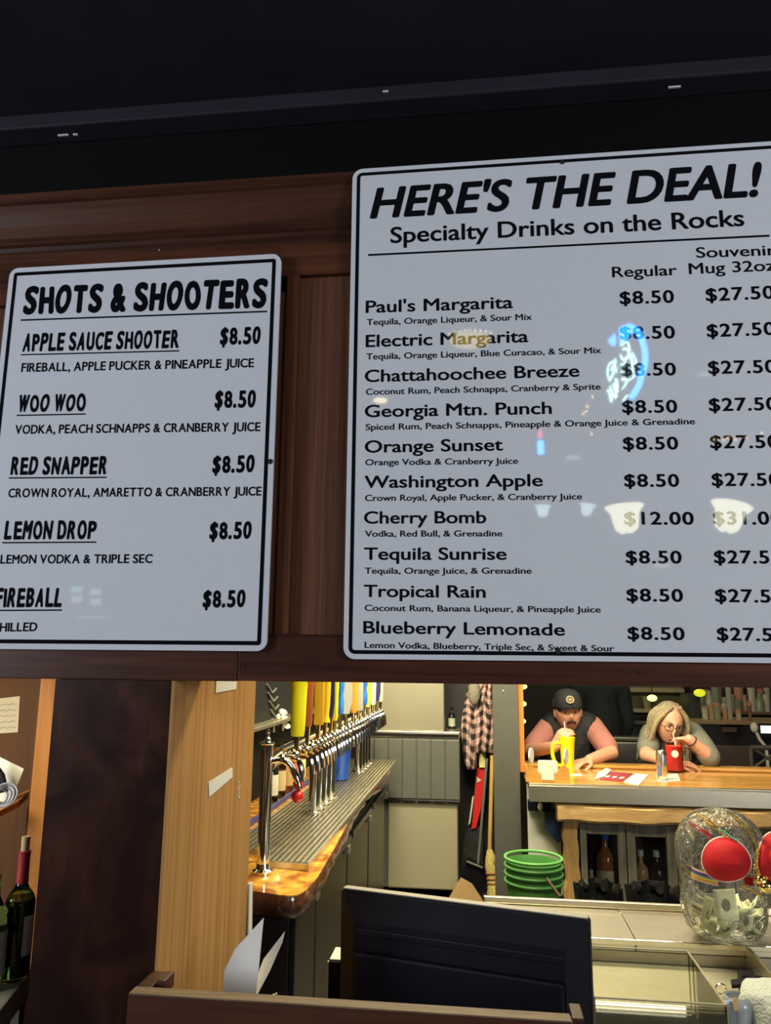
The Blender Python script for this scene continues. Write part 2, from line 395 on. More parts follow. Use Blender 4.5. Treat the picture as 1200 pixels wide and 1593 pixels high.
# ================================================================== MENU SIGNS
SY = 1.440
def rrect(x0, x1, z0, z1, r, Y, n=6):
    pts = []
    for cx, cz, a0 in ((x1-r, z1-r, 0), (x0+r, z1-r, 90), (x0+r, z0+r, 180), (x1-r, z0+r, 270)):
        for k in range(n+1):
            a = R(a0+90*k/n); pts.append(Vector((cx+r*math.cos(a), Y, cz+r*math.sin(a))))
    return pts
def frame_line(x0, x1, z0, z1, r, w, Y, parent, m):
    A = rrect(x0, x1, z0, z1, r, Y); B = rrect(x0+w, x1-w, z0+w, z1-w, max(r-w, .001), Y); mb = MB()
    va = [mb.b.verts.new(p) for p in A]; vb = [mb.b.verts.new(p) for p in B]; n = len(va)
    for k in range(n): mb.b.faces.new((va[k], va[(k+1) % n], vb[(k+1) % n], vb[k]))
    return mb.build('border_line', m, parent)
TY = SY-.0004
# ---- large sign
bx0, bx1, bz0, bz1 = -.2535, .640, 1.7195, 2.732
big = thing('menu_sign', ((bx0+bx1)/2, SY, bz0), 'large white menu sign headed HERE\'S THE DEAL! listing specialty drinks', 'sign')
MB().prism(rrect(bx0, bx1, bz0, bz1, .022, SY), (0, .006, 0)).build('sign_board', M_signw, big)
frame_line(bx0+.0095, bx1-.0095, bz0+.0095, bz1-.0095, .012, .0072, TY, big, M_signblk)
def T(name, txt, pl, pr, cap, bold=.0, sheer=0, wob=0, capr=None, sign=big): return sign_text(name, txt, pl, pr, cap, TY, sign, M_signblk, bold, sheer, wob, capr)
T('heading_text', "HERE'S THE DEAL!", (575.5, 340.5), (1190, 305.5), 47.5, .030, .22, capr=54)
T('subheading_text', 'Specialty Drinks on the Rocks', (607.5, 378.5), (1159, 351.5), 25, .018, capr=26.5)
bar_px('rule', (573, 395.2), (1197.5, 365), 3.6, TY, big, M_signblk)
T('column_text', 'Regular', (953, 431.6), (1054, 428), 16.5, .014)
T('column_text', 'Souvenir', (1084, 401.3), (1208, 397), 16.5, .014)
T('column_text', 'Mug 32oz', (1072.5, 426.5), (1207, 421), 17, .014)
rows = [("Paul's Margarita", (569, 487), (798.6, 479.5), "Tequila, Orange Liqueur, & Sour Mix", (570.6, 506), (828, 497.5), '$8.50', (965, 473.5), (1049.5, 471), '$27.50', (1099, 469), (1205.5, 464.5)),
 ("Electric Margarita", (569, 540.3), (822.6, 532.3), "Tequila, Orange Liqueur, Blue Curacao, & Sour Mix", (570, 559.5), (936, 549.5), '$8.50', (965.4, 528), (1051, 526.5), '$27.50', (1100.8, 524.8), (1207, 521)),
 ("Chattahoochee Breeze", (567.6, 594.7), (902, 586), "Coconut Rum, Peach Schnapps, Cranberry & Sprite", (569.4, 614.3), (935, 606), '$8.50', (967, 585), (1052.6, 584), '$27.50', (1102.8, 582), (1209, 580)),
 ("Georgia Mtn. Punch", (567.6, 649.3), (859, 644), "Spiced Rum, Peach Schnapps, Pineapple & Orange Juice & Grenadine", (569, 669.2), (1082, 660), '$8.50', (969, 642.6), (1054.6, 642), '$27.50', (1104, 640), (1211, 638)),
 ("Orange Sunset", (567.6, 704.5), (783, 701), "Orange Vodka & Cranberry Juice", (568.5, 724), (806.4, 721.6), '$8.50', (970, 699.8), (1056, 699.3), '$27.50', (1106, 697.8), (1213, 697)),
 ("Washington Apple", (567, 759.4), (845, 756.4), "Crown Royal, Apple Pucker, & Cranberry Juice", (568, 779.5), (906, 777), '$8.50', (972, 757.4), (1057.5, 757.4), '$27.50', (1108.4, 756.3), (1215, 756)),
 ("Cherry Bomb", (566.4, 814.8), (757, 814), "Vodka, Red Bull, & Grenadine", (568, 835), (782, 834.5), '$12.00', (972, 816), (1080.4, 816.4), '$31.00', (1110.7, 816), (1218, 816.3)),
 ("Tequila Sunrise", (566.4, 871), (788.6, 871), "Tequila, Orange Juice, & Grenadine", (567.5, 892.6), (827.6, 892.6), '$8.50', (974.5, 876.6), (1061.5, 876.8), '$27.50', (1112, 876.6), (1219, 877)),
 ("Tropical Rain", (566, 928.8), (756, 930), "Coconut Rum, Banana Liqueur, & Pineapple Juice", (567.5, 950.4), (935, 953), '$8.50', (975.6, 935.5), (1063.6, 936.4), '$27.50', (1113.7, 936.6), (1221, 938)),
 ("Blueberry Lemonade", (565.3, 985.3), (879.4, 989), "Lemon Vodka, Blueberry, Triple Sec, & Sweet & Sour", (567.5, 1008), (956, 1013.6), '$8.50', (977.3, 995), (1066, 996), '$27.50', (1116.5, 996.3), (1224, 998))]
for n_, a, b, s_, c, d, p1, e, f, p2, g, h in rows:
    T('drink_name_text', n_, a, b, 19.3, .018); T('ingredients_text', s_, c, d, 9.6, .016)
    T('price_text', p1, e, f, 20, .024); T('price_text', p2, g, h, 20.5, .024)
for px, py in ((875, 252), (869, 1014)):
    p = at(px, py, Y=SY); MB().lathe([(0, 0), (.0055, 0), (.0045, .0028), (.001, .003), (0, .0022)], p, 14, axis=(0, -1, 0)).build('screw', M_screw, big, smooth=True)
# ---- shots sign
sx0, sx1, sz0, sz1 = -1.006, -.4005, 1.7325, 2.548
shots = thing('menu_sign', ((sx0+sx1)/2, SY, sz0), 'smaller white menu sign headed SHOTS & SHOOTERS', 'sign')
MB().prism(rrect(sx0, sx1, sz0, sz1, .020, SY), (0, .006, 0)).build('sign_board', M_signw, shots)
frame_line(sx0+.011, sx1-.011, sz0+.011, sz1-.011, .006, .0078, TY, shots, M_signblk)
def S(*a, **k): return T(*a, sign=shots, **k)
S('heading_text', 'SHOTS & SHOOTERS', (35, 489.5), (415.5, 479), 43, .056, .10, 1.0, capr=46)
bar_px('rule', (32.6, 496.8), (415.5, 483.2), 3, TY, shots, M_signblk)
srows = [('APPLE SAUCE SHOOTER', (34.5, 547.3), (278, 541.3), 28, (342, 536.8), (405, 535), 'FIREBALL, APPLE PUCKER & PINEAPPLE JUICE', (32.6, 578.9), (395, 571.3)),
 ('WOO WOO', (28, 641.6), (132.4, 639.6), 27, (333.7, 635), (397.5, 634), 'VODKA, PEACH SCHNAPPS & CRANBERRY JUICE', (23, 675.2), (405, 670.8)),
 ('RED SNAPPER', (15.7, 739), (165, 738), 28, (330, 736.4), (395.6, 734.6), 'CROWN ROYAL, AMARETTO & CRANBERRY JUICE', (12.4, 774), (406.8, 771)),
 ('LEMON DROP', (5.6, 839.6), (149, 838.8), 29, (325.5, 839.4), (391, 838.2), 'LEMON VODKA & TRIPLE SEC', (0, 877), (237, 876)),
 ('FIREBALL', (-10, 945), (95.6, 944.5), 30, (315, 945.5), (381.4, 944.6), 'CHILLED', (-14, 983), (57.4, 982))]
for n_, a, b, cp, c, d, s_, e, f in srows:
    S('shot_name_text', n_, a, b, cp, .046, .12, 1.0); S('price_text', '$8.50', c, d, 27, .045, .08, .8)
    S('ingredients_text', s_, e, f, 14, .024, 0, .3)
    bar_px('rule', (a[0]-2, a[1]+3.6), (b[0]+1, b[1]+3.4), 2.4, TY, shots, M_signblk)
p = at(420.5, 718, Y=SY); MB().lathe([(0, 0), (.0055, 0), (.0045, .0028), (0, .0028)], p, 12, axis=(0, -1, 0)).build('screw', M_screw, shots)

# ================================================================== FOREGROUND COUNTER
ledge = thing('counter_fascia', (-.22, 1.35, 1.17), 'low dark wooden fascia board around the monitor at the bottom', 'counter')
MB().box(-.588, .152, 1.345, 1.372, .70, 1.17, .0015).build('front_board', M_ledge, ledge)
MB().box(-.586, .132, 1.3452, 1.3718, 1.1702, 1.1725).build('top_edge', M_ply, ledge)
MB().box(-.588, -.562, 1.3725, 1.445, .70, 1.17, .001).build('end_board', M_ledge, ledge)
MB().box(.134, .152, 1.3452, 1.40, 1.1702, 1.177, .0015).build('end_board', M_ledge, ledge)
MB().box(-.561, -.545, 1.395, 1.44, 1.15, 1.174, .002).build('corner_block', M_ledge, ledge)
tag(MB().box(-.555, .228, 1.50, 2.10, .76, .80, .003).build('counter_shelf', M_blackp), 'dark counter shelf under the black monitor back', 'shelf')

# monitor seen from behind
A = at(530, 1390, Y=1.80); B = at(917, 1425, Y=1.67); ux = (B-A); ux.z = 0; wm = ux.length; ux.normalize(); uy = Vector((-ux.y, ux.x, 0)).normalized()  # uy points away from camera
if uy.y < 0: uy = -uy
zt_ = (A.z+B.z)/2; mid = (A+B)/2; mid.z = .802
Mm = Matrix(((ux.x, uy.x, 0, mid.x), (ux.y, uy.y, 0, mid.y), (0, 0, 1, zt_), (0, 0, 0, 1)))
mon = thing('monitor', mid, 'black computer monitor seen from behind, tilted, behind the wooden fascia', 'monitor')
h = .36; w2 = wm/2
MB().box(-w2, w2, .0, .030, -h, 0, .006, Mm).build('screen_bezel', M_blackp, mon)
MB().box(-w2+.004, w2-.004, .004, .026, .0005, .003, 0, Mm).build('top_seam', mat('grey_bezel_edge', (.22, .20, .17), .4), mon)
mb = MB(); A4 = [(-w2+.004, -.0004, -.004), (w2-.004, -.0004, -.004), (w2-.004, -.0004, -h+.01), (-w2+.004, -.0004, -h+.01)]
B4 = [(-w2+.045, -.030, -.05), (w2-.045, -.030, -.05), (w2-.045, -.030, -h+.03), (-w2+.045, -.030, -h+.03)]
va = [mb.b.verts.new(Mm @ Vector(p)) for p in A4]; vb = [mb.b.verts.new(Mm @ Vector(p)) for p in B4]
mb.b.faces.new(vb); mb.b.faces.new(va[::-1])
for k in range(4): mb.b.faces.new((va[k], va[(k+1) % 4], vb[(k+1) % 4], vb[k]))
mb.build('back_shell', M_blackp, mon)
MB().box(-w2+.05, w2-.047, -.045, -.0305, -h+.03, -.105, .006, Mm).build('rear_housing', M_blackp, mon)
MB().box(-w2+.045, w2-.045, -.036, -.0305, -.075, -.062, .002, Mm).build('vent_ridge', M_blackp, mon)
MB().box(-.05, .05, -.02, .03, .803-zt_, -h, .004, Mm).build('stand', M_blackp, mon)
# small card printer left of it
a = at(511, 1497, Y=1.95); pr = thing('card_reader', (a.x+.03, 1.97, .80), 'small black box with a white top edge left of the monitor', 'card reader')
MB().box(a.x, a.x+.16, 1.955, 2.04, .80, a.z, .002).build('body', M_blackp, pr)
MB().box(a.x+.001, a.x+.04, 1.96, 2.038, a.z, a.z+.004, .001).build('white_edge', M_white, pr)
MB().box(a.x-.0025, a.x-.0002, 1.954, 1.96, .80, a.z, 0).build('white_edge', M_white, pr)
# cards standing in the opening
def card(name, pxs, Y0, lab, m=M_card, ts=(0, 0, 0, 0, 0)):
    pts = [at(x, y, Y=Y0+d) for (x, y), d in zip(pxs, list(ts)+[0]*9)]
    return tag(MB().prism(pts, (.0005, .0012, 0)).build(name, m), lab, 'card')
card('menu_card', [(345, 1600), (349, 1510), (366, 1476), (410, 1428), (402, 1510), (392, 1600)], 1.53, 'larger white menu card propped against the oak pillar side')
card('menu_card', [(380, 1600), (390, 1545), (410, 1492), (443, 1449), (439, 1466), (420, 1510), (399, 1550), (388, 1600)], 1.56, 'narrow curled white card propped right of the larger card')
card('leaflet', [(390, 1600), (396, 1528), (401, 1525), (402, 1600)], 1.58, 'small teal leaflet behind the white menu cards', mat('teal_print', (.10, .25, .27), .5))
g = 'pale pen caps behind the fascia'
for k, px in enumerate((422, 426, 430)):
    p = at(px, 1548-k*1.5, Y=1.52); q = p-Vector((0, 0, .22))
    tag(MB().tube([q, p], [.003, .002], 6).build('pen', M_white), ('leftmost', 'middle', 'rightmost')[k]+' of three pale pen tips poking up behind the fascia left of the monitor', 'pen', g)

# ================================================================== CUBBY CONTENT
pY = 2.018
tag(MB().prism([at(-14, 1088, Y=pY), at(31, 1083, Y=pY), at(28, 1139, Y=pY), at(-14, 1142, Y=pY)], (0, .001, 0)).build('paper_note', mat('aged_note_paper', (.55, .48, .36), .8)), 'lined paper note stuck on the brown cubby back', 'note')
nt_ = bpy.data.objects['paper_note']
for k in range(5):
    a = at(-6, 1097+k*9, Y=pY-.0005); b = at(24, 1095+k*9, Y=pY-.0005)
    c = bez([a.lerp(b, t)+Vector((0, 0, .0016*math.sin(t*17+k*2))) for t in [i/14 for i in range(15)]], 28)
    MB().tube(c, .0006, 4).build('handwriting', mat('ink', (.08, .07, .09), .6), nt_)
sh = at(14, 1255, Y=1.80)
tag(MB().prism([at(-30, 1276, Y=1.70), at(28, 1247, Y=1.80), at(28, 1254, Y=1.80)+Vector((0, 0, -.004)), at(-30, 1283, Y=1.70)+Vector((0, 0, -.004))], (-.08, .20, 0)).build('corner_shelf', M_orange), 'slanted orange wooden shelf above the wine bottle', 'shelf')
tag(MB().prism([at(-20, 1168, Y=1.86), at(37, 1196, Y=1.86), at(17, 1248, Y=1.86), at(-20, 1246, Y=1.86)], (0, .002, 0)).build('envelope', M_card), 'tilted white envelope standing on the orange shelf', 'envelope')
bl = thing('cord_bundle', at(4, 1250, Y=1.79), 'black and pale blue coiled cord on the orange shelf', 'cord')
MB().prism([at(-15, 1180, Y=1.82), at(3, 1205, Y=1.82), at(9, 1232, Y=1.82), at(-15, 1238, Y=1.82)], (0, .012, 0)).build('black_cover', M_blackp, bl)
for k in range(4):
    c = at(-1+k*3, 1240-k*1.2, Y=1.80-k*.004); MB().tube(circ(c, .018+.003*k, 20, (.3, -1, .5))+[circ(c, .018+.003*k, 20, (.3, -1, .5))[0]], .0022, 6).build('coil', mat('pale_blue_plastic', (.35, .42, .55), .4), bl, smooth=True)
# steel shelf
zS = at(22, 1522, Y=1.72).z
st = thing('steel_shelf', (-1.15, 1.8, zS), 'stainless steel shelf corner under the wine bottle', 'shelf')
s1, s2 = at(0, 1570, Z=zS), at(45, 1513, Z=zS)
dirv = (s2-s1); s0 = s1-dirv*1.5; s3 = s2+dirv*.02
for z0, z1, nm in ((-.004, 0, 'top_plate'),):
    MB().prism([s0, s3, (s3.x-.02, 1.795, zS), (s3.x-.05, 2.015, zS), (-1.8, 2.015, zS), (-1.8, s0.y, zS)], (0, 0, -.004)).build(nm, mat('dull_shelf_steel', (.42, .39, .30), .4, .3), st)
MB().prism([s0+Vector((.002, 0, 0)), s3+Vector((.002, 0, 0)), s3+Vector((.002, 0, -.05)), s0+Vector((.002, 0, -.05))], (-.003, -.001, 0)).build('front_lip', mat('dull_shelf_steel', (.42, .39, .30), .4, .3), st)
MB().box(s3.x-.022, s3.x-.004, s3.y-.02, s3.y, .0, zS-.051).build('leg', M_steelv, st)
def bottle(name, c, H, Rr, mglass, lab, cat='bottle', group=None, cap=None, label_m=None, neck=.30, lab_z=(.12, .5), capr=.36, n=18, shoulder=.62, extra=None):
    t = thing(name, c, lab, cat, group); r = Rr
    MB().lathe([(0, 0), (r*.9, 0), (r, .02*H), (r, shoulder*H), (r*.85, (shoulder+.05)*H), (r*.5, (shoulder+.11)*H), (r*neck, (shoulder+.17)*H), (r*neck, .97*H), (0, .97*H)], c, n).build('glass_body', mglass, t, smooth=True)
    if label_m: MB().lathe([(r*1.012, lab_z[0]*H), (r*1.012, lab_z[1]*H)], c, n).build('paper_label', label_m, t, smooth=True)
    if cap: MB().lathe([(r*capr, .88*H), (r*capr, 1.0*H), (0, 1.0*H)], c, n).build('cap', cap, t, smooth=True)
    return t
bc = at(21, 1521, Y=1.72)
wb = bottle('wine_bottle', Vector((bc.x, 1.72, zS)), .252, .0315, M_gglass, 'dark corked wine bottle with pink-red foil neck on the steel shelf', cap=None, label_m=None, neck=.32)
MB().lathe([(.0125, 0), (.0135, .003), (.0125, .012), (.0122, .055), (.0135, .066), (0, .066)], (bc.x, 1.72, zS+.193), 16).build('foil', mat('pink_red_foil', (.36, .03, .035), .45), wb, smooth=True)
MB().lathe([(.0085, 0), (.0092, .030), (0, .030)], (bc.x, 1.72, zS+.2595), 12).build('cork', mat('cork', (.55, .38, .20), .8), wb, smooth=True)
MB().lathe([(0, .006), (.0285, .008), (.0290, .150), (.024, .160), (0, .160)], (bc.x, 1.72, zS), 20).build('wine', M_wine, wb, smooth=True)
MB().lathe([(.0318, .05), (.0318, .13)], (bc.x, 1.72, zS), 18).build('side_label_band', mat('side_label', (.5, .47, .38), .6), wb)
q = bpy.data.objects.get('side_label_band'); q.name = 'paper_label'
# keep only the right-hand third of that label
bm = bmesh.new(); bm.from_mesh(q.data)
bmesh.ops.delete(bm, geom=[f for f in bm.faces if f.calc_center_median().x < .026], context='FACES'); bm.to_mesh(q.data); bm.free()
wc = at(-20, 1535, Y=1.66)
w2b = bottle('wine_bottle', Vector((wc.x, 1.66, zS)), .23, .030, M_gglass, 'green glass bottle cut off by the left photo edge', label_m=mat('side_label', (.5, .47, .38), .6))

# ================================================================== BACK BAR (left counter with taps)
slab = thing('bar_counter', (-.85, 4.0, 0), 'glossy amber resin wood counter with live edge under the beer taps', 'counter')
edge = [at(*p, Z=1.0) for p in [(394, 1386), (446, 1393), (468, 1389), (482, 1378), (495, 1363), (510, 1337), (520, 1320), (533, 1296), (544, 1274), (551, 1260), (563, 1241), (576, 1225), (590, 1215), (604, 1204), (609, 1196), (607, 1188), (599, 1183)]]
outl = [Vector((-1.168, 2.56, 1.0))]+bez(edge, 64)+[Vector((-1.168, 5.82, 1.0))]
MB().prism([(p.x, p.y, .994) for p in outl], (0, 0, .006)).build('slab_top', M_resin, slab)
mb = MB(); inn = [p for p in outl]
def ring(off, z, jag):
    out = []
    for i, p in enumerate(inn):
        a = inn[max(i-1, 0)]; b = inn[min(i+1, len(inn)-1)]; d = (b-a).normalized(); nrm = Vector((d.y, -d.x, 0))
        j = jag*(math.sin(i*1.7)+math.sin(i*.63+1)+rnd.uniform(-.6, .6)); q = p+nrm*(off+j)
        if i in (0, len(inn)-1): q = Vector((-1.168, p.y, 0))
        out.append(mb.b.verts.new((q.x, q.y, z)))
    return out
rs = [ring(0, .9965, 0), ring(.006, .985, .001), ring(.009, .965, .003), ring(.002, .945, .004), ring(-.016, .928, .003)]
for A, B in zip(rs, rs[1:]):
    for k in range(len(A)-1): mb.b.faces.new((A[k], A[k+1], B[k+1], B[k]))
mb.b.faces.new(rs[-1]); mb.build('live_edge', M_bark, slab, smooth=True)
# cooler cabinets below
cool = thing('bar_cooler', (-.9, 4.0, 0), 'black back-bar cooler with grey doors below the resin counter', 'cooler')
MB().box(-1.165, -.70, 2.66, 5.55, .08, .90, .004).build('cabinet_body', M_blackm, cool)
M_doorg = steel('dark_cooler_door', (.15, .145, .13), .35, 'Z')
for k, (y0, y1) in enumerate(((2.68, 3.25), (3.28, 3.98), (4.02, 4.72), (4.76, 5.5))):
    d = MB().box(-.699, -.665, y0, y1, .14, .885, .004).build('door', M_doorg, cool)
    MB().box(-.6645, -.640, y0+.01, y1-.01, .845, .875, .004).build('door_handle', M_blackm if k else M_steel, d)
    hp = (-.648, y1-.10, .84)
    MB().box(-.6645, -.635, y1-.10, y1-.05, .80, .84, .005).build('latch', M_steel, d)
MB().box(-1.16, -.72, 2.70, 5.5, 0, .079).build('plinth', M_blackm, cool)
# dark drawer chest seen between fascia cards and the cooler
blk = thing('base_cabinet', (-.80, 2.55, 0), 'black base cabinet under the near end of the resin counter', 'cabinet')
MB().box(-1.16, -.605, 2.56, 2.655, 0, .92, .004).build('end_panel', mat('black_cabinet', (.016, .010, .010), .4), blk)
MB().box(-.604, -.585, 2.56, 2.60, 0, .92, .003).build('corner_post', M_blackm, blk)
# drip tray
tray = thing('drip_tray', (-.78, 4.3, 1.0), 'long ribbed steel drip tray lying along the resin counter', 'drip tray')
MB().prism([(-.742, 2.815, 1.0005), (-.604, 2.79, 1.0005), (-.604, 5.70, 1.0005), (-.955, 5.70, 1.0005), (-.955, 2.98, 1.0005), (-.80, 2.98, 1.0005), (-.765, 2.93, 1.0005), (-.745, 2.88, 1.0005)], (0, 0, .004)).build('tray_pan', M_steelv, tray)
MB().prism([(-.742, 2.814, 1.001), (-.604, 2.789, 1.001), (-.604, 2.798, 1.001), (-.742, 2.823, 1.001)], (0, 0, .020)).build('front_rim', M_steel, tray)
MB().box(-.6045, -.598, 2.79, 5.70, 1.001, 1.021).build('side_rim', M_steelv, tray)
M_rib = steel('dull_tray_steel', (.56, .53, .42), .40, 'Y', amt=.06)
nr = 17
for k in range(nr):
    x = -.948+k*(.340/(nr-1)); y0 = 2.985 if x < -.80 else (2.90 if x < -.76 else 2.835)
    MB().box(x-.0062, x+.0062, y0, 5.69, 1.006, 1.0185).build('tray_rib', M_rib, tray)
# --------- beer tap tower
tower = thing('beer_tap_tower', (-.78, 4.1, 1.0), 'long chrome beer tap tower with a row of coloured tap handles', 'beer taps')
PX, PZ = -.775, 1.352
MB().tube([(PX, 3.00, PZ), (PX, 5.62, PZ)], .030, 16).build('manifold_pipe', M_chrome, tower, smooth=True)
def column(y, x=PX, z0=1.019, z1=PZ, r=.019):
    o = MB().tube([(x, y, z0), (x, y, z1)], r, 14).build('column', M_chrome, tower, smooth=True)
    MB().lathe([(r+.016, 0), (r+.016, .006), (r+.004, .012), (r, .012)], (x, y, z0), 16).build('base_flange', M_chrome, o, smooth=True)
for y in (3.70, 3.83, 3.96, 4.09): column(y, r=.026)
for y in (5.02, 5.15, 5.28, 5.41): column(y, r=.026)
# near upright with finial
nc = at(409, 1358, Z=1.0); nx, ny = nc.x, nc.y; ntp = at(409, 1158, Y=ny).z
o = MB().tube([(nx, ny, 1.012), (nx, ny, ntp)], .0215, 18).build('near_column', M_chrome, tower, smooth=True)
MB().lathe([(.036, 0), (.036, .008), (.026, .014), (.023, .03), (.0215, .03)], (nx, ny, 1.001), 20).build('base_flange', M_chrome, o, smooth=True)
MB().lathe([(.0225, 0), (.026, .003), (.026, .008), (.012, .014), (.010, .022), (.0055, .026), (.008, .034), (.0095, .041), (.006, .050), (0, .053)], (nx, ny, ntp), 16).build('finial', M_chrome, o, smooth=True)
MB().tube([(nx, ny+.01, PZ), (PX, 3.03, PZ)], .026, 12).build('near_pipe', M_chrome, tower, smooth=True)
MB().tube(bez([(nx+.02, ny, PZ+.015), (nx+.06, ny-.01, PZ+.02), (nx+.09, ny, PZ-.005), (nx+.115, ny, PZ-.055), (nx+.12, ny, PZ-.075)], 16), [.010]*4+[.012]*8+[.009]*4+[.009], 10).build('faucet', M_chrome, tower, smooth=True)
TAPM = lambda n_, c: mat('tap_'+n_, c, .35, var=.02)
Y_, O_, N_ = (.80, .74, .012), (.80, .26, .02), (.02, .03, .10)
# y position, handle bottom pixel height, half width, colour, style
taps = [(2.90, .030, 'yellow', Y_, 'big'), (3.08, .022, 'brick', (.36, .10, .03), 'taper'), (3.28, .020, 'amber', (.70, .42, .02), 'ruler'), (3.43, .022, 'mango', (.88, .50, .02), 'cone'),
        (3.56, .013, 'navy', N_, 'flat'), (3.66, .016, 'lemon', (.75, .66, .03), 'taper'), (3.80, .016, 'blue', (.03, .18, .62), 'bottle'), (3.97, .028, 'pale grey', (.42, .42, .37), 'flat'),
        (4.20, .026, 'orange', (.78, .27, .03), 'taper'), (4.38, .022, 'silver white', (.46, .46, .40), 'ruler'), (4.56, .022, 'royal blue', (.03, .14, .55), 'bottle'), (4.74, .020, 'lime', (.66, .68, .06), 'flat'),
        (4.95, .024, 'white', (.50, .50, .44), 'taper'), (5.14, .024, 'midnight', (.03, .03, .12), 'flat'), (5.34, .02, 'cream', (.66, .62, .45), 'taper')]
def faucet(y, lab=None, hw=.02, c=None, style=None, z0=1.452, cn=None):
    fx = PX+.105
    f = MB().tube(bez([(PX+.02, y, PZ+.002), (PX+.045, y, PZ+.004), (fx-.02, y, PZ+.004), (fx, y, PZ-.004), (fx+.012, y, PZ-.03), (fx+.016, y, PZ-.075)], 20), .0105, 8).build('faucet', M_chrome, tower, smooth=True)
    MB().sphere((fx-.01, y, PZ+.018), .0155, 8).build('faucet_knob', M_chrome, f, smooth=True); MB().sphere((PX+.042, y, PZ+.004), .0165, 8).build('faucet_collar', M_chrome, f, smooth=True)
    if c is None: return
    m = TAPM(cn.replace(' ', '_'), c)
    s = MB().tube([(fx-.01, y, PZ+.02), (fx-.008, y, z0)], [.007, .011], 8).build('handle_stem', M_brass, f, smooth=True)
    T_ = z0+.33
    mb = MB(); c0 = Vector((fx-.006, y, z0))
    if style == 'big': mb.lathe([(0, 0), (hw*.76, 0), (hw*.85, .01), (hw*.95, .07), (hw*1.02, .15), (hw*1.12, .20), (hw*1.5, .245), (hw*1.5, .34), (0, .34)], c0, 18)
    elif style == 'taper': mb.lathe([(0, 0), (hw*.6, 0), (hw*.75, .02), (hw*.8, .10), (hw, .20), (hw*1.1, .33), (0, .33)], c0, 14, squash=(1, .6))
    elif style == 'cone': mb.lathe([(0, 0), (hw*.9, 0), (hw*.6, .03), (hw*.8, .07), (hw*1.1, .33), (0, .33)], c0, 14)
    elif style == 'bottle': mb.lathe([(0, 0), (hw*.8, 0), (hw, .02), (hw, .06), (hw*.7, .09), (hw, .12), (hw, .2), (hw*.6, .24), (hw*.6, .33), (0, .33)], c0, 14)
    elif style == 'ruler': mb.box(c0.x-hw, c0.x+hw, y-.009, y+.009, z0, T_, .004)
    else: mb.prism([(c0.x-hw*.5, y-.009, z0), (c0.x+hw*.5, y-.009, z0), (c0.x+hw, y-.009, z0+.06), (c0.x+hw*.9, y-.009, T_), (c0.x-hw*.9, y-.009, T_), (c0.x-hw, y-.009, z0+.06)], (0, .018, 0))
    o = mb.build('tap_handle', m, f, smooth=True); o['label'] = cn+' beer tap handle'
for (y, hw, cn, c, stl) in taps: faucet(y, None, hw, c, stl, 1.437 if cn == 'yellow' else 1.437+.03*((int(y*100) % 3)/3), cn)
for y in (3.18, 3.36, 3.50, 3.73, 3.88, 4.08, 4.29, 4.47, 4.65, 4.84, 5.04, 5.24, 5.44): faucet(y)
# yellow handle side wings / brick handle body details
fy = bpy.data.objects['tap_handle']
MB().prism([(-.628, 2.90, 1.64), (-.618, 2.90, 1.70), (-.628, 2.90, 1.79), (-.64, 2.90, 1.79), (-.64, 2.90, 1.64)], (0, .01, 0)).build('white_fin', M_white, bpy.data.objects['faucet.001'])
# --------- back ledge behind taps: bottles, rail, board
tag(MB().box(-1.014, -1.0, 2.9, 5.6, 1.0005, 1.022, .002).build('speed_rail', mat('blue_rail', (.03, .05, .22), .35)), 'blue edged bottle rail along the dark wall behind the taps', 'rail')
bspec = [(422, 1226, M_wine, (.6, .6, .5), 'dark bottle with tall white label'), (434, 1223, glass('amber_glass', (.8, .5, .2)), (.55, .42, .22), 'amber bottle with tan label'), (446, 1218, mat('brown_bottle', (.12, .04, .015), .15), (.45, .3, .12), 'brown bottle with gold label'), (456, 1212, M_wine, (.5, .12, .08), 'dark bottle with red label'), (466, 1208, glass('amber_glass'), (.7, .6, .3), 'amber bottle with cream label')]
for px, py, g_, lc, lb in bspec:
    P = at(px, py, X=-1.06); bottle('liquor_bottle', Vector((-1.06, P.y, 1.0006)), .27, .036, g_, lb+' on the blue rail behind the taps', 'bottle', cap=M_blackm, label_m=mat('label_%d' % px, lc, .6), lab_z=(.15, .52), n=14)
# chalk-grey shelf unit against the black wall
unit = thing('wall_rack', (-1.1, 3.6, 1.42), 'black wall rack with silver trim behind the tap handles', 'rack')
MB().box(-1.168, -1.13, 2.75, 5.5, 1.36, 1.9, .003).build('back_board', mat('charcoal_board', (.010, .010, .010), .7, spec=.12), unit)
MB().box(-1.129, -1.06, 2.9, 5.4, 1.375, 1.395, .003).build('front_ledge', M_steel, unit)
for k in range(5):
    P = at(424+k*2.0, 1072+k*13, X=-1.12); MB().tube([(-1.125, P.y-.10, P.z+.03), (-1.12, P.y, P.z-.02), (-1.12, P.y+.08, P.z+.0)], .006, 6).build('wire_bracket', mat('dim_grey_wire', (.09, .09, .08), .4), unit, smooth=True)
tag(MB().sphere(at(433, 1115, X=-1.08), .013, 10, (1, 1, 1.1)).build('white_ball', M_white, smooth=True), 'small white round knob in front of the charcoal board', 'knob')
for px, py, nm in ((426, 1130, 0), (440, 1128, 1)):
    P = at(px, py, X=-1.07)
    tag(MB().lathe([(.006, -.03), (.010, -.02), (.006, -.005), (.011, .01), (.008, .025), (0, .03)], P, 10).build('pour_spout', M_steel, smooth=True), ['left', 'right'][nm]+' steel pour spout poking up before the charcoal board', 'pour spout')
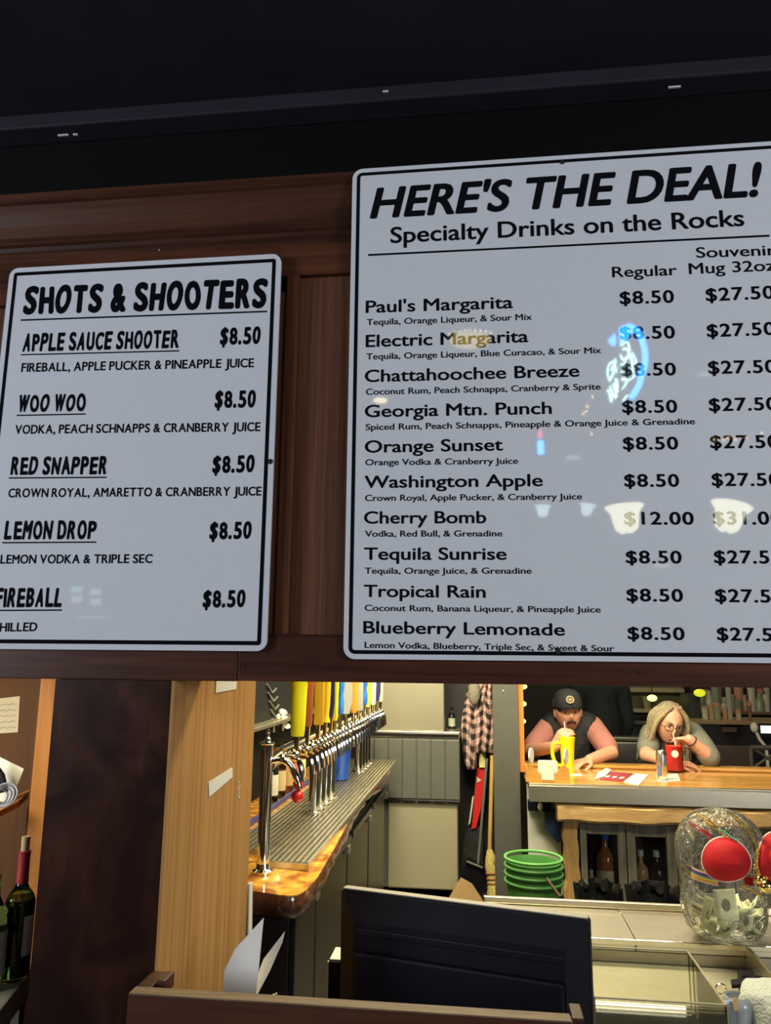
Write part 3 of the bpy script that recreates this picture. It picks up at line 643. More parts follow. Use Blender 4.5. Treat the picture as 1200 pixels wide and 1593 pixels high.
for k in range(3):
    P = at(440+k*2, 1110+k*10, X=-1.09)
    tag(MB().lathe([(0, 0), (.016, .002), (.028, .009), (.027, .010), (.016, .004), (0, .002)], P, 18, axis=(.5, -.4, .8)).build('saucer', M_white if k == 2 else M_steel, smooth=True), ['topmost', 'middle', 'lowest white'][k]+' of the dishes leaning on the dark rack behind the yellow tap', 'dish')
# red balls
for px, py, r, lb in ((465, 1221, .022, 'upper small red ball above the other beside the tap column'), (463, 1239, .027, 'lower larger red ball on the drip tray by the tap column')):
    P = at(px, py, Y=3.45); tag(MB().sphere(P, r, 14).tube([P, P+Vector((0, 0, r*1.15))], .004, 6).build('red_ball', mat('red_gloss', (.50, .012, .01), .25), smooth=True), lb, 'ball')
# blue pitcher
P = at(528, 1182, X=-.84); bp_ = thing('blue_pitcher', (P.x, 4.7, 1.022), 'blue plastic pitcher standing on the drip tray between tap columns', 'pitcher')
MB().lathe([(0, 0), (.055, 0), (.058, .004), (.072, .20), (.075, .205), (.070, .205), (.055, .01), (0, .008)], (P.x, 4.7, 1.0225), 20).build('body', mat('blue_plastic', (.01, .10, .60), .3), bp_, smooth=True)
MB().tube(bez([(P.x, 4.63, 1.21), (P.x+.02, 4.585, 1.19), (P.x+.02, 4.59, 1.10), (P.x, 4.64, 1.07)], 12), .008, 8).build('pitcher_handle', mat('blue_plastic', (.01, .10, .60), .3), bp_, smooth=True)

# ================================================================== ICE MACHINE
IY = 5.90
def I(px, py, Y=IY): return at(px, py, Y=Y)
ix0, ix1 = I(560, 1200).x, I(716, 1200).x
ice = thing('ice_machine', ((ix0+ix1)/2, IY+.2, .02), 'stainless steel ice machine with grey slatted bin door', 'ice machine')
zA, zB_, zC, zD = I(640, 1137).z, I(640, 1147).z, I(640, 1243).z, I(640, 1384).z
M_greypl = mat('grey_bin_plastic', (.115, .118, .108), .45)
MB().box(ix0, I(691, 1100).x, IY, 6.28, zA+.001, 2.0, .006).build('ice_head', mat('satin_steel_head', (.36, .34, .26), .42, .5, var=.02, scale=3), ice)
MB().box(ix0, ix1+.002, IY-.012, 6.28, zB_, zA, .006).build('head_ledge', M_steel, ice)
MB().box(ix0, ix1-.01, IY-.02, IY-.013, zA-.04, zA-.015, .002).build('ledge_strip', M_blackm, ice)
dr = MB().box(ix0, ix1, IY-.004, IY+.05, zC, zB_-.001, .006).build('bin_door', M_greypl, ice)
ns = 7; pw = (ix1-ix0)/ns
for k in range(ns): MB().box(ix0+k*pw+.004, ix0+(k+1)*pw-.004, IY-.020, IY-.0045, zC+.006, zB_-.012, .004).build('door_slat', M_greypl, dr)
MB().box(ix0, ix1, IY-.016, IY-.002, zC-.014, zC-.001, .003).build('door_lip', M_blackm, ice)
MB().box(I(603, 1300).x, ix1-.02, IY+.02, 6.28, zD, zC-.015, .012).build('lower_panel', mat('satin_steel_panel', (.50, .47, .33), .40, .4, var=.02, scale=3), ice)
MB().box(ix0, I(603, 1300).x-.002, IY+.04, 6.28, zD, zC-.015, .004).build('side_panel', M_greypl, ice)
for x in (ix0+.05, ix1-.06):
    for y in (IY+.06, 6.22): MB().tube([(x, y, 0), (x, y, zD)], .018, 8).build('leg', M_blackm, ice)
P = at(703, 1113, Y=6.15)
tag(bottle('small_bottle', Vector((P.x, 6.15, zA+.001)), .16, .028, M_blackm, 'x', cap=M_blackm, label_m=mat('label_small', (.4, .45, .38), .6), n=12), 'small dark bottle with pale label beside the ice machine head', 'bottle')
bpy.data.objects['small_bottle'].location.z = zA+.0005

# ================================================================== ALCOVE: shirt, tools
# hook rail
hk = tag(MB().box(-.10, .09, 6.27, 6.299, 1.62, 1.66, .003).build('hook_rail', M_blackm), 'dark hook rail above the hanging plaid shirt', 'rail')
def plaid():
    m, n, l, b = nt('plaid_cloth'); b.inputs['Roughness'].default_value = .85
    tc = n.new('ShaderNodeTexCoord'); uv = n.new('ShaderNodeSeparateXYZ'); l.new(tc.outputs['UV'], uv.inputs[0])
    def stripes(axis, freq, lo, hi, ph=0):
        a = n.new('ShaderNodeMath'); a.operation = 'MULTIPLY_ADD'; a.inputs[1].default_value = freq; a.inputs[2].default_value = ph; l.new(uv.outputs[axis], a.inputs[0])
        f = n.new('ShaderNodeMath'); f.operation = 'FRACT'; l.new(a.outputs[0], f.inputs[0])
        g = n.new('ShaderNodeMath'); g.operation = 'GREATER_THAN'; g.inputs[1].default_value = lo; l.new(f.outputs[0], g.inputs[0])
        h_ = n.new('ShaderNodeMath'); h_.operation = 'LESS_THAN'; h_.inputs[1].default_value = hi; l.new(f.outputs[0], h_.inputs[0])
        k = n.new('ShaderNodeMath'); k.operation = 'MULTIPLY'; l.new(g.outputs[0], k.inputs[0]); l.new(h_.outputs[0], k.inputs[1]); return k
    u, v = stripes(0, 4, .0, .5), stripes(1, 5, .0, .5)
    ad = n.new('ShaderNodeMath'); ad.operation = 'ADD'; l.new(u.outputs[0], ad.inputs[0]); l.new(v.outputs[0], ad.inputs[1])
    hf = n.new('ShaderNodeMath'); hf.operation = 'MULTIPLY'; hf.inputs[1].default_value = .5; l.new(ad.outputs[0], hf.inputs[0])
    cr = n.new('ShaderNodeValToRGB'); cr.color_ramp.interpolation = 'CONSTANT'; e = cr.color_ramp.elements
    e[0].color = (.58, .50, .46, 1); e[0].position = 0; e[1].position = .25; e[1].color = (.24, .15, .14, 1); q = e.new(.75); q.color = (.012, .014, .012, 1)
    l.new(hf.outputs[0], cr.inputs[0])
    s3, s4 = stripes(0, 4, .70, .78), stripes(1, 5, .70, .78)
    mx_ = n.new('ShaderNodeMath'); mx_.operation = 'MAXIMUM'; l.new(s3.outputs[0], mx_.inputs[0]); l.new(s4.outputs[0], mx_.inputs[1])
    mx = n.new('ShaderNodeMix'); mx.data_type = 'RGBA'; l.new(mx_.outputs[0], mx.inputs[0]); l.new(cr.outputs[0], mx.inputs[6]); mx.inputs[7].default_value = (.50, .22, .22, 1)
    l.new(mx.outputs[2], b.inputs['Base Color']); return m
def cloth_sheet(name, left, right, Y0, nfold, amp, m, parent, rows=14, colsn=36, uvs=(1, 1), thick=.004):
    """hanging cloth between two pixel outlines (top to bottom) with real folds in depth"""
    me = bpy.data.meshes.new(name); bm = bmesh.new(); L = bez([at(x, y, Y=Y0) for x, y in left], rows*2); Rr = bez([at(x, y, Y=Y0) for x, y in right], rows*2)
    uvl = bm.loops.layers.uv.new('uv'); V = []; base = WLOC[parent.name]
    for i in range(rows+1):
        a = L[int(i/rows*(len(L)-1))]; b = Rr[int(i/rows*(len(Rr)-1))]
        V.append([bm.verts.new(a.lerp(b, j/colsn)+Vector((0, -abs(amp)*(.4+i/rows)*(math.sin(j/colsn*nfold*6.28+i*.35)+.4*math.sin(j*.9+i))-.05*math.sin(math.pi*j/colsn), 0))-base) for j in range(colsn+1)])
    for i in range(rows):
        for j in range(colsn):
            f = bm.faces.new((V[i][j], V[i][j+1], V[i+1][j+1], V[i+1][j])); f.smooth = True
            for lp, (a, b) in zip(f.loops, ((i, j), (i, j+1), (i+1, j+1), (i+1, j))): lp[uvl].uv = (b/colsn*uvs[0]+.06*math.sin(a*.5), a/rows*uvs[1]+.05*math.sin(b*.4))
    bm.to_mesh(me); bm.free(); me.materials.append(m); o = bpy.data.objects.new(name, me); link(o, parent, base)
    md = o.modifiers.new('thickness', 'SOLIDIFY'); md.thickness = thick; return o
M_plaid = plaid()
SYY = 6.10
shirt = thing('plaid_shirt', at(748, 1120, Y=SYY), 'pink and black plaid shirt hanging in the dark alcove', 'shirt')
cloth_sheet('shirt_body', [(742, 1058), (728, 1090), (722, 1130), (724, 1168)], [(768, 1058), (773, 1090), (775, 1130), (774, 1172)], SYY, 4, .02, M_plaid, shirt, uvs=(1.2, 1.6))
cloth_sheet('sleeve', [(730, 1062), (722, 1100), (718, 1135), (723, 1195)], [(748, 1066), (745, 1100), (742, 1140), (742, 1196)], SYY-.04, 2, .012, M_plaid, shirt, colsn=16, uvs=(.5, 1.8))
tag(MB().sphere(at(738, 1078, Y=6.0), .06, 14, (.8, .6, 1.5)).build('mop_head', mat('grey_string', (.24, .22, .18), .9, bump=1.0, scale=60), smooth=True), 'grey mop head hanging beside the plaid shirt', 'mop')
fe = thing('red_tool_bag', at(742, 1240, Y=6.15), 'red upright bag with yellow tag below the plaid shirt', 'bag')
MB().prism([at(x, y, Y=6.12) for x, y in ((741, 1195), (758, 1196), (753, 1240), (741, 1288), (734, 1290), (738, 1250))], (0, .06, 0)).build('bag_body', mat('red_nylon', (.55, .015, .015), .5), fe)
MB().prism([at(x, y, Y=6.10) for x, y in ((745, 1168), (757, 1170), (755, 1194), (746, 1194))], (0, .01, 0)).build('yellow_tag', mat('yellow_tag', (.62, .62, .25), .5), fe)
MB().prism([at(x, y, Y=6.115) for x, y in ((742, 1208), (749, 1214), (742, 1218))], (0, .004, 0)).build('white_triangle', M_white, fe)
tag(MB().prism([at(x, y, Y=6.2) for x, y in ((735, 1240), (738, 1238), (732, 1280), (729, 1284))], (0, .02, 0)).build('white_strip', M_white), 'thin white strip left of the red bag', 'strip')
# dustpan
dp = thing('dustpan', at(735, 1378, Y=5.95), 'black upright dustpan with long grey handle', 'dustpan')
MB().tube([at(758, 1180, Y=6.0), at(744, 1345, Y=5.93)], .011, 10).build('handle_tube', mat('grey_tube', (.12, .12, .12), .4), dp, smooth=True)
MB().prism([at(x, y, Y=5.92) for x, y in ((724, 1342), (728, 1336), (750, 1346), (752, 1350), (751, 1396), (744, 1388), (716, 1366))], (0, .05, 0)).build('pan', M_blackp, dp)
MB().tube([at(726, 1340, Y=5.90), at(751, 1350, Y=5.90)], .009, 8).build('pan_bar', mat('grey_tube', (.12, .12, .12), .4), dp)
tag(MB().prism([at(x, y, Y=6.14) for x, y in ((722, 1305), (728, 1290), (745, 1286), (752, 1300), (752, 1350), (718, 1360))], (0, .05, 0)).build('black_bag', mat('black_bag', (.02, .02, .022), .5, bump=.5)), 'dark bag leaning behind the dustpan', 'bag')
# broom
M_straw = mat('broom_straw', (.55, .45, .15), .8, bump=1.2, scale=90, var=.2)
br = thing('corn_broom', at(772, 1408, Y=5.88), 'yellow straw broom with wooden handle leaning on the grey column', 'broom')
MB().tube([at(766, 1175, Y=5.97), at(762, 1330, Y=5.9)], .015, 10).build('broom_handle', wood('broom_wood', (.55, .36, .12), (.4, .24, .07), 'Z', .5), br, smooth=True)
B0 = at(762, 1322, Y=5.89); B1 = at(773, 1408, Y=5.86)
MB().tube([B0, B0.lerp(B1, .12), B0.lerp(B1, .3), B0.lerp(B1, .45), B0.lerp(B1, .7), B1], [.02, .035, .05, .042, .05, .075], 14).build('bristles', M_straw, br, smooth=True)
for t in (.42, .52, .6):
    q = B0.lerp(B1, t); MB().tube(circ(q, .047, 14, (B1-B0))+[circ(q, .047, 14, (B1-B0))[0]], .005, 6).build('binding', mat('red_binding', (.30, .08, .03), .6), br)
tag(MB().tube(bez([at(770, 1335, Y=5.82), at(780, 1370, Y=5.82), at(784, 1402, Y=5.82), at(797, 1407, Y=5.8)], 16), .013, 8).build('hose', M_straw, smooth=True), 'cream curved hose at the foot of the broom', 'hose')
cb = at(700, 1402, Y=5.7)
tag(MB().prism([at(x, y, Y=5.74) for x, y in ((690, 1412), (717, 1366), (735, 1376), (762, 1418))], (0, .02, 0)).build('cardboard', mat('cardboard', (.50, .33, .15), .8)), 'brown cardboard sheet leaning below the dustpan', 'cardboard')
# ================================================================== COLUMN, BAR
M_gcol = mat('grey_column_paint', (.085, .085, .075), .5)
gx0, gx1 = at(774, 1200, Y=4.2).x, at(813, 1200, Y=4.2).x
struct('wall_column', MB().box(.062, .195, 4.22, 4.40, 0, 2.75, .003), M_gcol)
struct('trim_12', MB().box(.1955, .222, 4.24, 4.42, 1.15, 2.75, .002), M_orange)
P = at(783, 1075, Y=4.219); MB().sphere(P, .004, 8).build('screw', M_white, bpy.data.objects['wall_column'])
struct('wall_right_alcove', MB().box(.10, .15, 4.41, 6.5, 0, 2.75), mat('alcove_black', (.012, .012, .015), .6))
BZ = 1.14
bn = at(1000, 1224, Z=BZ).y; bf = 4.61
bar = thing('customer_bar', (1.3, 4.3, 0), 'long oak bar top with steel edge where two customers sit', 'bar counter')
MB().box(.225, 3.4, bn, bf, BZ-.035, BZ, .004).build('bar_top', M_barwood, bar)
MB().box(.225, 3.4, bf-.085, bf+.03, BZ+.0005, BZ+.020, .008).build('arm_rail', M_barwood, bar)
MB().box(.222, 3.4, bn-.012, bn-.0005, at(1000, 1252, Y=bn).z, BZ-.006, .002).build('steel_edge', M_steel, bar)
MB().box(.222, 3.4, bn-.006, bn+.02, BZ-.005, BZ+.002, .001).build('steel_lip', M_steel, bar)
MB().box(.225, .385, bn+.20, bn+.24, 0, BZ-.036).build('bar_front', M_white, bar)
BY = bn+.05
def Bp(px, py, Y=None): return at(px, py, Y=Y if Y else BY)
# rough log frame + cabinet
logf = thing('log_cabinet', (1.2, BY+.07, 0), 'rustic cabinet with grey doors and rough log frame under the bar', 'cabinet')
zl0, zl1 = Bp(1000, 1280).z, Bp(1000, 1253).z; xl = Bp(866, 1260).x
mb = MB(); n = 60; prof = []
for i in range(n+1):
    x = xl+(3.3-xl)*i/n; w = .003*math.sin(i*1.3)+.002*math.sin(i*.7)
    prof.append((x, w))
rings = []
for x, w in prof:
    rings.append([mb.b.verts.new((x, BY-.06+a+ (w if a < .03 else 0), z+w)) for a, z in ((0, zl0+.012), (0, zl1-.008), (.012, zl1), (.12, zl1), (.12, zl0), (.012, zl0))])
for A, B in zip(rings, rings[1:]):
    for k in range(6): mb.b.faces.new((A[k], A[(k+1) % 6], B[(k+1) % 6], B[k]))
mb.b.faces.new(rings[0]); mb.b.faces.new(rings[-1][::-1]); mb.build('log_beam', M_log, logf, smooth=True)
xp0, xp1 = Bp(879, 1330).x, Bp(901, 1330).x
mb = MB(); rg = []
for i in range(25):
    z = .02+(zl0-.021)*i/24; w = .006*math.sin(i*1.9)+.004*math.sin(i*.8)
    rg.append([mb.b.verts.new(p) for p in ((xp0+w, BY, z), (xp1+w*.6, BY, z), (xp1+w*.6, BY+.09, z), (xp0+w, BY+.09, z))])
for A, B in zip(rg, rg[1:]):
    for k in range(4): mb.b.faces.new((A[k], A[(k+1) % 4], B[(k+1) % 4], B[k]))
mb.b.faces.new(rg[0][::-1]); mb.b.faces.new(rg[-1]); mb.build('log_post', M_logv, logf)
MB().box(xp1+.002, 3.2, BY+.0, BY+.02, Bp(1000, 1292).z, zl0-.002, .002).build('head_board', M_barnd, logf)
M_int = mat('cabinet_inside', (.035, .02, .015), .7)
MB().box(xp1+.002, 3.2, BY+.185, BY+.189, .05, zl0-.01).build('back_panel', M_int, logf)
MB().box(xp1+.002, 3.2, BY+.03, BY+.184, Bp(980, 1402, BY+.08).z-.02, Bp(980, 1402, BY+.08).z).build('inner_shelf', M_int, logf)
M_pane = clear('door_pane', (.93, .93, .9))
zd0, zd1 = Bp(980, 1410).z, Bp(980, 1284).z
def cab_door(x0, x1, wx0, wx1, wz0, wz1):
    d = thing('door', (x0, BY, zd0), None, None); d.parent = logf; d.location = Vector((x0, BY, zd0))-WLOC[logf.name]
    for a, b, c, e, nm in ((x0, wx0, zd0, zd1, 'door_stile'), (wx1, x1, zd0, zd1, 'door_stile'), (wx0+.0005, wx1-.0005, wz1, zd1, 'door_rail'), (wx0+.0005, wx1-.0005, zd0, wz0, 'door_rail')):
        MB().box(a, b, BY-.002, BY+.016, c, e, .002).build(nm, M_barn, d)
    MB().box(wx0, wx1, BY+.006, BY+.009, wz0, wz1).build('pane', M_pane, d)
    return d
cab_door(Bp(904, 1330).x, Bp(975, 1330).x, Bp(914, 1330).x, Bp(962, 1330).x, Bp(940, 1388).z, Bp(940, 1298).z)
cab_door(Bp(976, 1330).x+.002, Bp(1053, 1330).x, Bp(990, 1330).x, Bp(1038, 1330).x, Bp(1010, 1390).z, Bp(1010, 1302).z)
cab_door(Bp(1062, 1330).x, Bp(1140, 1330).x, Bp(1078, 1330).x, Bp(1126, 1330).x, Bp(1100, 1390).z, Bp(1100, 1300).z)
cab_door(Bp(1142, 1330).x+.002, Bp(1230, 1330).x, Bp(1160, 1330).x, Bp(1212, 1330).x, Bp(1190, 1390).z, Bp(1190, 1302).z)
MB().box(Bp(1054, 1330).x, Bp(1061, 1330).x, BY-.004, BY+.02, zd0, zl0-.002, .002).build('mullion', M_barnd, logf)
# bottles inside
zsh = Bp(980, 1402, BY+.08).z
def cbot(px, H, r, g_, lc, cap, lb, lz=(.1, .45), Yb=None):
    Yb = Yb or BY+.068; P = at(px, 1380, Y=Yb)
    return bottle('juice_bottle' if 'juice' in lb else 'liquor_bottle', Vector((P.x, Yb, zsh+.0006)), H, r, g_, lb, 'bottle', cap=cap, label_m=mat('lab_%d' % px, lc, .5), lab_z=lz, n=14, capr=.45)
cbot(944, .315, .044, mat('rum_amber', (.30, .12, .04), .12, coat=.5), (.62, .58, .36), mat('blue_cap', (.02, .08, .5), .4), 'amber liquor bottle with blue cap and cream label in the left cabinet door')
cbot(921, .14, .030, mat('white_box', (.6, .6, .5), .6), (.62, .6, .5), None, 'small white carton like bottle at the left inside the cabinet', (.1, .6))
cbot(999, .235, .034, mat('orange_juice', (.50, .28, .10), .25), (.30, .52, .60), M_white, 'orange juice bottle with white cap and pale blue label in the cabinet')
cbot(1024, .235, .036, mat('cola_dark', (.03, .012, .012), .15), (.62, .40, .36), M_white, 'dark juice bottle with white cap beside the orange one in the cabinet')
cbot(1187, .14, .034, M_white, (.62, .6, .5), M_red, 'white bottle at the far right inside the cabinet')
# dispenser + black boxes on the white wall
tag(MB().prism([at(x, y, Y=bn+.12) for x, y in ((848, 1262), (874, 1266), (875, 1308), (868, 1312), (849, 1290))], (0, .07, 0)).build('card_holder', mat('navy_plastic', (.015, .03, .08), .4)), 'navy plastic holder on the white wall under the bar', 'holder')
ob = thing('bottle_opener', at(836, 1255, Y=bn+.15), 'black box with pale oval opener under the bar end', 'bottle opener')
MB().box(at(822, 1255, Y=bn+.15).x, at(857, 1255, Y=bn+.15).x, bn+.15, bn+.198, at(836, 1262, Y=bn+.15).z, at(836, 1246, Y=bn+.15).z, .003).build('housing', M_blackp, ob)
MB().sphere(at(841, 1255, Y=bn+.14), .016, 12, (.8, .5, 1.3)).build('opener_lever', M_white, ob, smooth=True)
# trash bags
M_bag = mat('glossy_bin_bag', (.012, .012, .012), .18, var=.3)
def bag(x0, x1, Yc, zt2, lab):
    o = thing('bin_bag', (x0+(x1-x0)/2, Yc, .3), lab, 'bin bag'); mb = MB(); n_ = 40; P = []
    for i in range(9):
        row = []
        for k in range(n_+1):
            a = 2*math.pi*k/n_; f = 1+.10*math.sin(7*a+i)+.06*math.sin(13*a-i*2)+.04*math.sin(23*a)
            if i > 6: f *= .93
            z = .3+(zt2-.3)*min(1, i/6)-(.02 if i > 6 else 0)*(i-6)+.008*math.sin(9*a+i)
            row.append((x0+(x1-x0)/2+(x1-x0)/2*f*math.cos(a), Yc+.11*f*math.sin(a), z))
        P.append(row)
    mb.grid(P).build('bag_skin', M_bag, o, smooth=True)
ztr = at(960, 1384, Y=3.45).z
bag(at(897, 1390, Y=3.5).x, at(966, 1390, Y=3.5).x, 3.5, ztr, 'left crumpled black bin bag in front of the log cabinet')
bag(at(978, 1390, Y=3.5).x, at(1058, 1390, Y=3.5).x, 3.5, ztr, 'right crumpled black bin bag in front of the log cabinet')
# buckets (nested)
bkc = at(830, 1330, Y=3.62); bz = at(830, 1332, Y=3.62).z; pre = None
for k in range(4):
    z1 = bz-k*.031; z0 = z1-.37
    lb = ['topmost', 'second', 'third', 'lowest'][k]+' of the nested green plastic buckets by the grey column'
    t = thing('green_bucket', (bkc.x, 3.62, max(z0, 0)), lb, 'bucket', 'nested green buckets')
    r = .122-.0
    MB().lathe([(0, z0+.003*k), (r-.022, z0+.003*k), (r-.012, z1-.09), (r-.005, z1-.02), (r-.008, z1-.02), (r-.018, z1-.09), (r-.026, z0+.006), (0, z0+.006)] if k in (0, 3) else [(r-.013, z1-.10), (r-.005, z1-.02), (r-.008, z1-.02), (r-.016, z1-.10)], (bkc.x, 3.62, 0), 32).build('bucket_body', M_green, t, smooth=True)
    MB().tube(circ((bkc.x, 3.62, z1-.006), r, 36)+[circ((bkc.x, 3.62, z1-.006), r, 36)[0]], .0065, 8, caps=False).build('rim', M_green, t, smooth=True)
struct('trim_13', MB().box(bkc.x-.16, bkc.x+.13, 3.46, 3.78, 0, bz-3*.031-.371, .004), mat('low_steel_stand', (.2, .2, .19), .4))
ws = thing('wooden_stick', at(862, 1382, Y=3.46), 'pale stick leaning against the green buckets', 'stick')
MB().tube([at(850, 1366, Y=3.46), at(873, 1397, Y=3.44)], .006, 8).build('shaft', M_ply, ws, smooth=True)
MB().tube([at(872, 1394, Y=3.439), at(877, 1402, Y=3.435)], .010, 8).build('dark_tip', M_blackp, ws, smooth=True)

# ================================================================== STEEL LEDGE AND SINK (right foreground)
LZ = .88
sk = thing('bar_sink', (.9, 2.5, 0), 'stainless steel bar sink with rear ledge at the lower right', 'sink')
yb_, yf_ = at(1000, 1415, Z=LZ).y, at(1060, 1467, Z=LZ).y
xs_ = at(965, 1420, Z=LZ).x
MB().box(.0, xs_-.0015, yf_, yb_, LZ-.03, LZ, .003).build('left_ledge_sheet', M_steel, sk)
MB().box(xs_+.0015, 2.3, yf_, yb_, LZ-.03, LZ+.001, .003).build('right_ledge_sheet', M_steel, sk)
MB().tube([(xs_, yf_, LZ+.001), (xs_, yb_, LZ+.001)], .0035, 8).build('weld_bead', M_chrome, sk)
MB().box(.0, 2.3, yb_-.012, yb_+.008, LZ+.0015, LZ+.022, .003).build('back_lip', M_steel, sk)
MB().box(.0, 2.3, yf_-.006, yf_-.0005, LZ-.012, LZ+.004, .002).build('front_lip', M_chrome, sk)
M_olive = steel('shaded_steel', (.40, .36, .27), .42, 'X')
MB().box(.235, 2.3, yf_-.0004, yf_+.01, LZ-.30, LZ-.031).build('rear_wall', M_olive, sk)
FZ = .818
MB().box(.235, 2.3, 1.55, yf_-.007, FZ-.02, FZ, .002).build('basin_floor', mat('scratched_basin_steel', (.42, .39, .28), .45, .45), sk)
dx = at(1166, 1480, Z=LZ).x
MB().box(dx, dx+.012, 2.28, yf_-.008, FZ+.0005, LZ+.002, .002).build('divider', M_steel, sk)
for x in (.27, 2.2):
    for y in (1.6, yb_-.05): MB().tube([(x, y, 0), (x, y, FZ-.021)], .02, 8).build('leg', M_steelv, sk)
# clear acrylic bin
M_acr = clear('clear_acrylic', (.93, .94, .90), 1.5)
ax0, ax1, ay0, ay1, az = .248, .543, 2.0, 2.335, .957
ab = thing('acrylic_bin', ((ax0+ax1)/2, (ay0+ay1)/2, FZ+.001), 'open clear acrylic bin standing in the steel sink beside the monitor', 'bin')
t_ = .005
for (x0, x1, y0, y1) in ((ax0, ax1, ay0, ay0+t_), (ax0, ax1, ay1-t_, ay1), (ax0, ax0+t_, ay0+t_, ay1-t_), (ax1-t_, ax1, ay0+t_, ay1-t_)):
    w = MB().box(x0, x1, y0, y1, FZ+.006, az).build('side_wall', M_acr, ab)
    MB().box(x0, x1, y0, y1, az+.0002, az+.003).build('polished_rim', mat('acrylic_edge', (.28, .27, .20), .15), w)
for x in (ax0, ax1):
    for y in (ay0, ay1): MB().tube([(x, y, FZ+.006), (x, y, az)], .0022, 6).build('corner_edge', mat('acrylic_edge', (.28, .27, .20), .15), ab)
MB().box(ax0, ax1, ay0, ay1, FZ+.001, FZ+.0055).build('base_sheet', M_acr, ab)
tag(MB().tube(bez([(.30, 2.10, FZ+.012), (.36, 2.16, FZ+.012), (.44, 2.15, FZ+.012), (.51, 2.20, FZ+.012)], 20), .006, 8).build('bin_reflection', M_blackp, smooth=True), 'dark curved reflection inside the clear acrylic bin', 'reflection')  # black tube stands in for the curved dark reflections in the acrylic

# ---- tip jar
JY = 2.70
def jz(py): return at(1125, py, Y=JY).z
jx = at(1126, 1400, Y=JY).x; ppm = .00203
jprof = [(1475, 0), (1474, 34), (1468, 46), (1456, 55), (1440, 60), (1422, 63), (1400, 61), (1385, 60), (1372, 62), (1350, 66), (1330, 67), (1310, 64), (1292, 57), (1279, 47), (1270, 34), (1265, 18), (1263, 0)]
z0j = jz(1475); dzj = LZ+.0025-z0j
JP = [(r*ppm, LZ+.0025+(jz(y)-z0j)*.955) for y, r in jprof]
jar = thing('tip_jar', (jx, JY, LZ+.0025), 'tall clear plastic tip jar with dollar bills, dressed with red bra and beads', 'jar')
M_jar = clear('crinkled_clear_plastic', (.95, .95, .93), 1.42, bump=1.0, milky=.05)
mb = MB(); mb.lathe([(r, z) for r, z in JP], (jx, JY, 0), 40)
for v in mb.b.verts:
    a = math.atan2(v.co.y-JY, v.co.x-jx); f = 1+.012*math.sin(9*a+v.co.z*40)+.01*math.sin(5*a-v.co.z*70)
    v.co.x = jx+(v.co.x-jx)*f; v.co.y = JY+(v.co.y-JY)*f
mb.build('plastic_shell', M_jar, jar, smooth=True)
def jr(z):
    for (r0, z0), (r1, z1) in zip(JP, JP[1:]):
        if z0 <= z <= z1: return r0+(r1-r0)*(z-z0)/(z1-z0+1e-9)
    return .02
def jp(px, py, out=.004):
    p = at(px, py-dzj/ppm*0, Y=JY)
    for _ in range(4):
        r = jr(p.z); dx_ = p.x-jx; y = JY-math.sqrt(max(r*r-dx_*dx_, 0))-out
        p = at(px, py, Y=y)
    return p
M_lace = mat('white_lace_trim', (.75, .62, .58), .6)
bra = MB
def cup(cx, cy, ax_, by_, rot, name):
    n = 26; rows = []; C0 = jp(cx, cy, .0)
    for i in range(9):
        t = i/8; row = []
        for k in range(n+1):
            a = 2*math.pi*k/n; ex = ax_*t*math.cos(a); ey = by_*t*math.sin(a)*(1-.12*math.cos(a))
            X = cx+ex*math.cos(rot)-ey*math.sin(rot); Yp = cy+ex*math.sin(rot)+ey*math.cos(rot)
            p = jp(min(max(X, 1066), 1190), Yp, .004); q = at(X, Yp, Y=p.y)-Vector((0, .05*math.sqrt(max(0, 1-t*t)), 0)); row.append(q)
        rows.append(row)
    o = MB().grid(rows).build(name, M_red, jar, smooth=True)
    ed = rows[-1]; MB().tube(ed, .0028, 6, caps=False).build('lace_edge', M_lace, o, smooth=True)
cup(1131, 1338, 39, 34, .35, 'bra_cup'); cup(1203, 1333, 24, 38, .1, 'bra_cup')
def band(a, b, w, c, nm, out=.005, mid=None):
    L = bez([jp(*a, out), jp(*(mid or ((a[0]+b[0])/2, (a[1]+b[1])/2)), out), jp(*b, out)], 16); lo = [p-Vector((0, 0, w)) for p in L]
    return MB().grid([L, lo]).build(nm, c, jar)
for k, (c, nm) in enumerate((((.62, .45, .42), 'pink'), ((.10, .03, .22), 'purple'), ((.12, .22, .5), 'blue'), ((.62, .60, .12), 'yellow'), ((.65, .30, .04), 'orange'), ((.6, .4, .3), 'salmon'))):
    o = band((1059.5, 1333+k*3.1), (1118, 1362+k*2.7), .0068, mat('band_'+nm, c, .7), 'band_stripe', mid=(1082, 1350.5+k*3.0)); o['label'] = nm+' stripe of the rainbow band'
band((1074, 1276), (1106, 1298), .016, M_red, 'bra_strap'); band((1100, 1288), (1108, 1306), .03, M_red, 'bra_strap')
band((1158, 1364), (1172, 1366), .022, M_red, 'bra_centre')
def beads(pxs, name, m, r=.0036, n=46, out=.008):
    c = bez([jp(*p, out) for p in pxs], n*2); mb = MB(); L = [0]
    for a, b in zip(c, c[1:]): L.append(L[-1]+(b-a).length)
    d = 0; i = 0
    while d < L[-1]:
        while L[i+1] < d: i += 1
        t = (d-L[i])/(L[i+1]-L[i]+1e-9); bmesh.ops.create_icosphere(mb.b, subdivisions=1, radius=r, matrix=Matrix.Translation(c[i].lerp(c[i+1], t))); d += r*2.05
    o = mb.build(name, m, jar, smooth=True); o['kind'] = 'stuff'; return o
beads([(1082, 1268), (1100, 1280), (1122, 1296), (1148, 1316)], 'gold_beads', M_gold)
beads([(1083, 1264), (1105, 1278), (1128, 1296), (1150, 1312)], 'gold_beads', M_gold, out=.012)
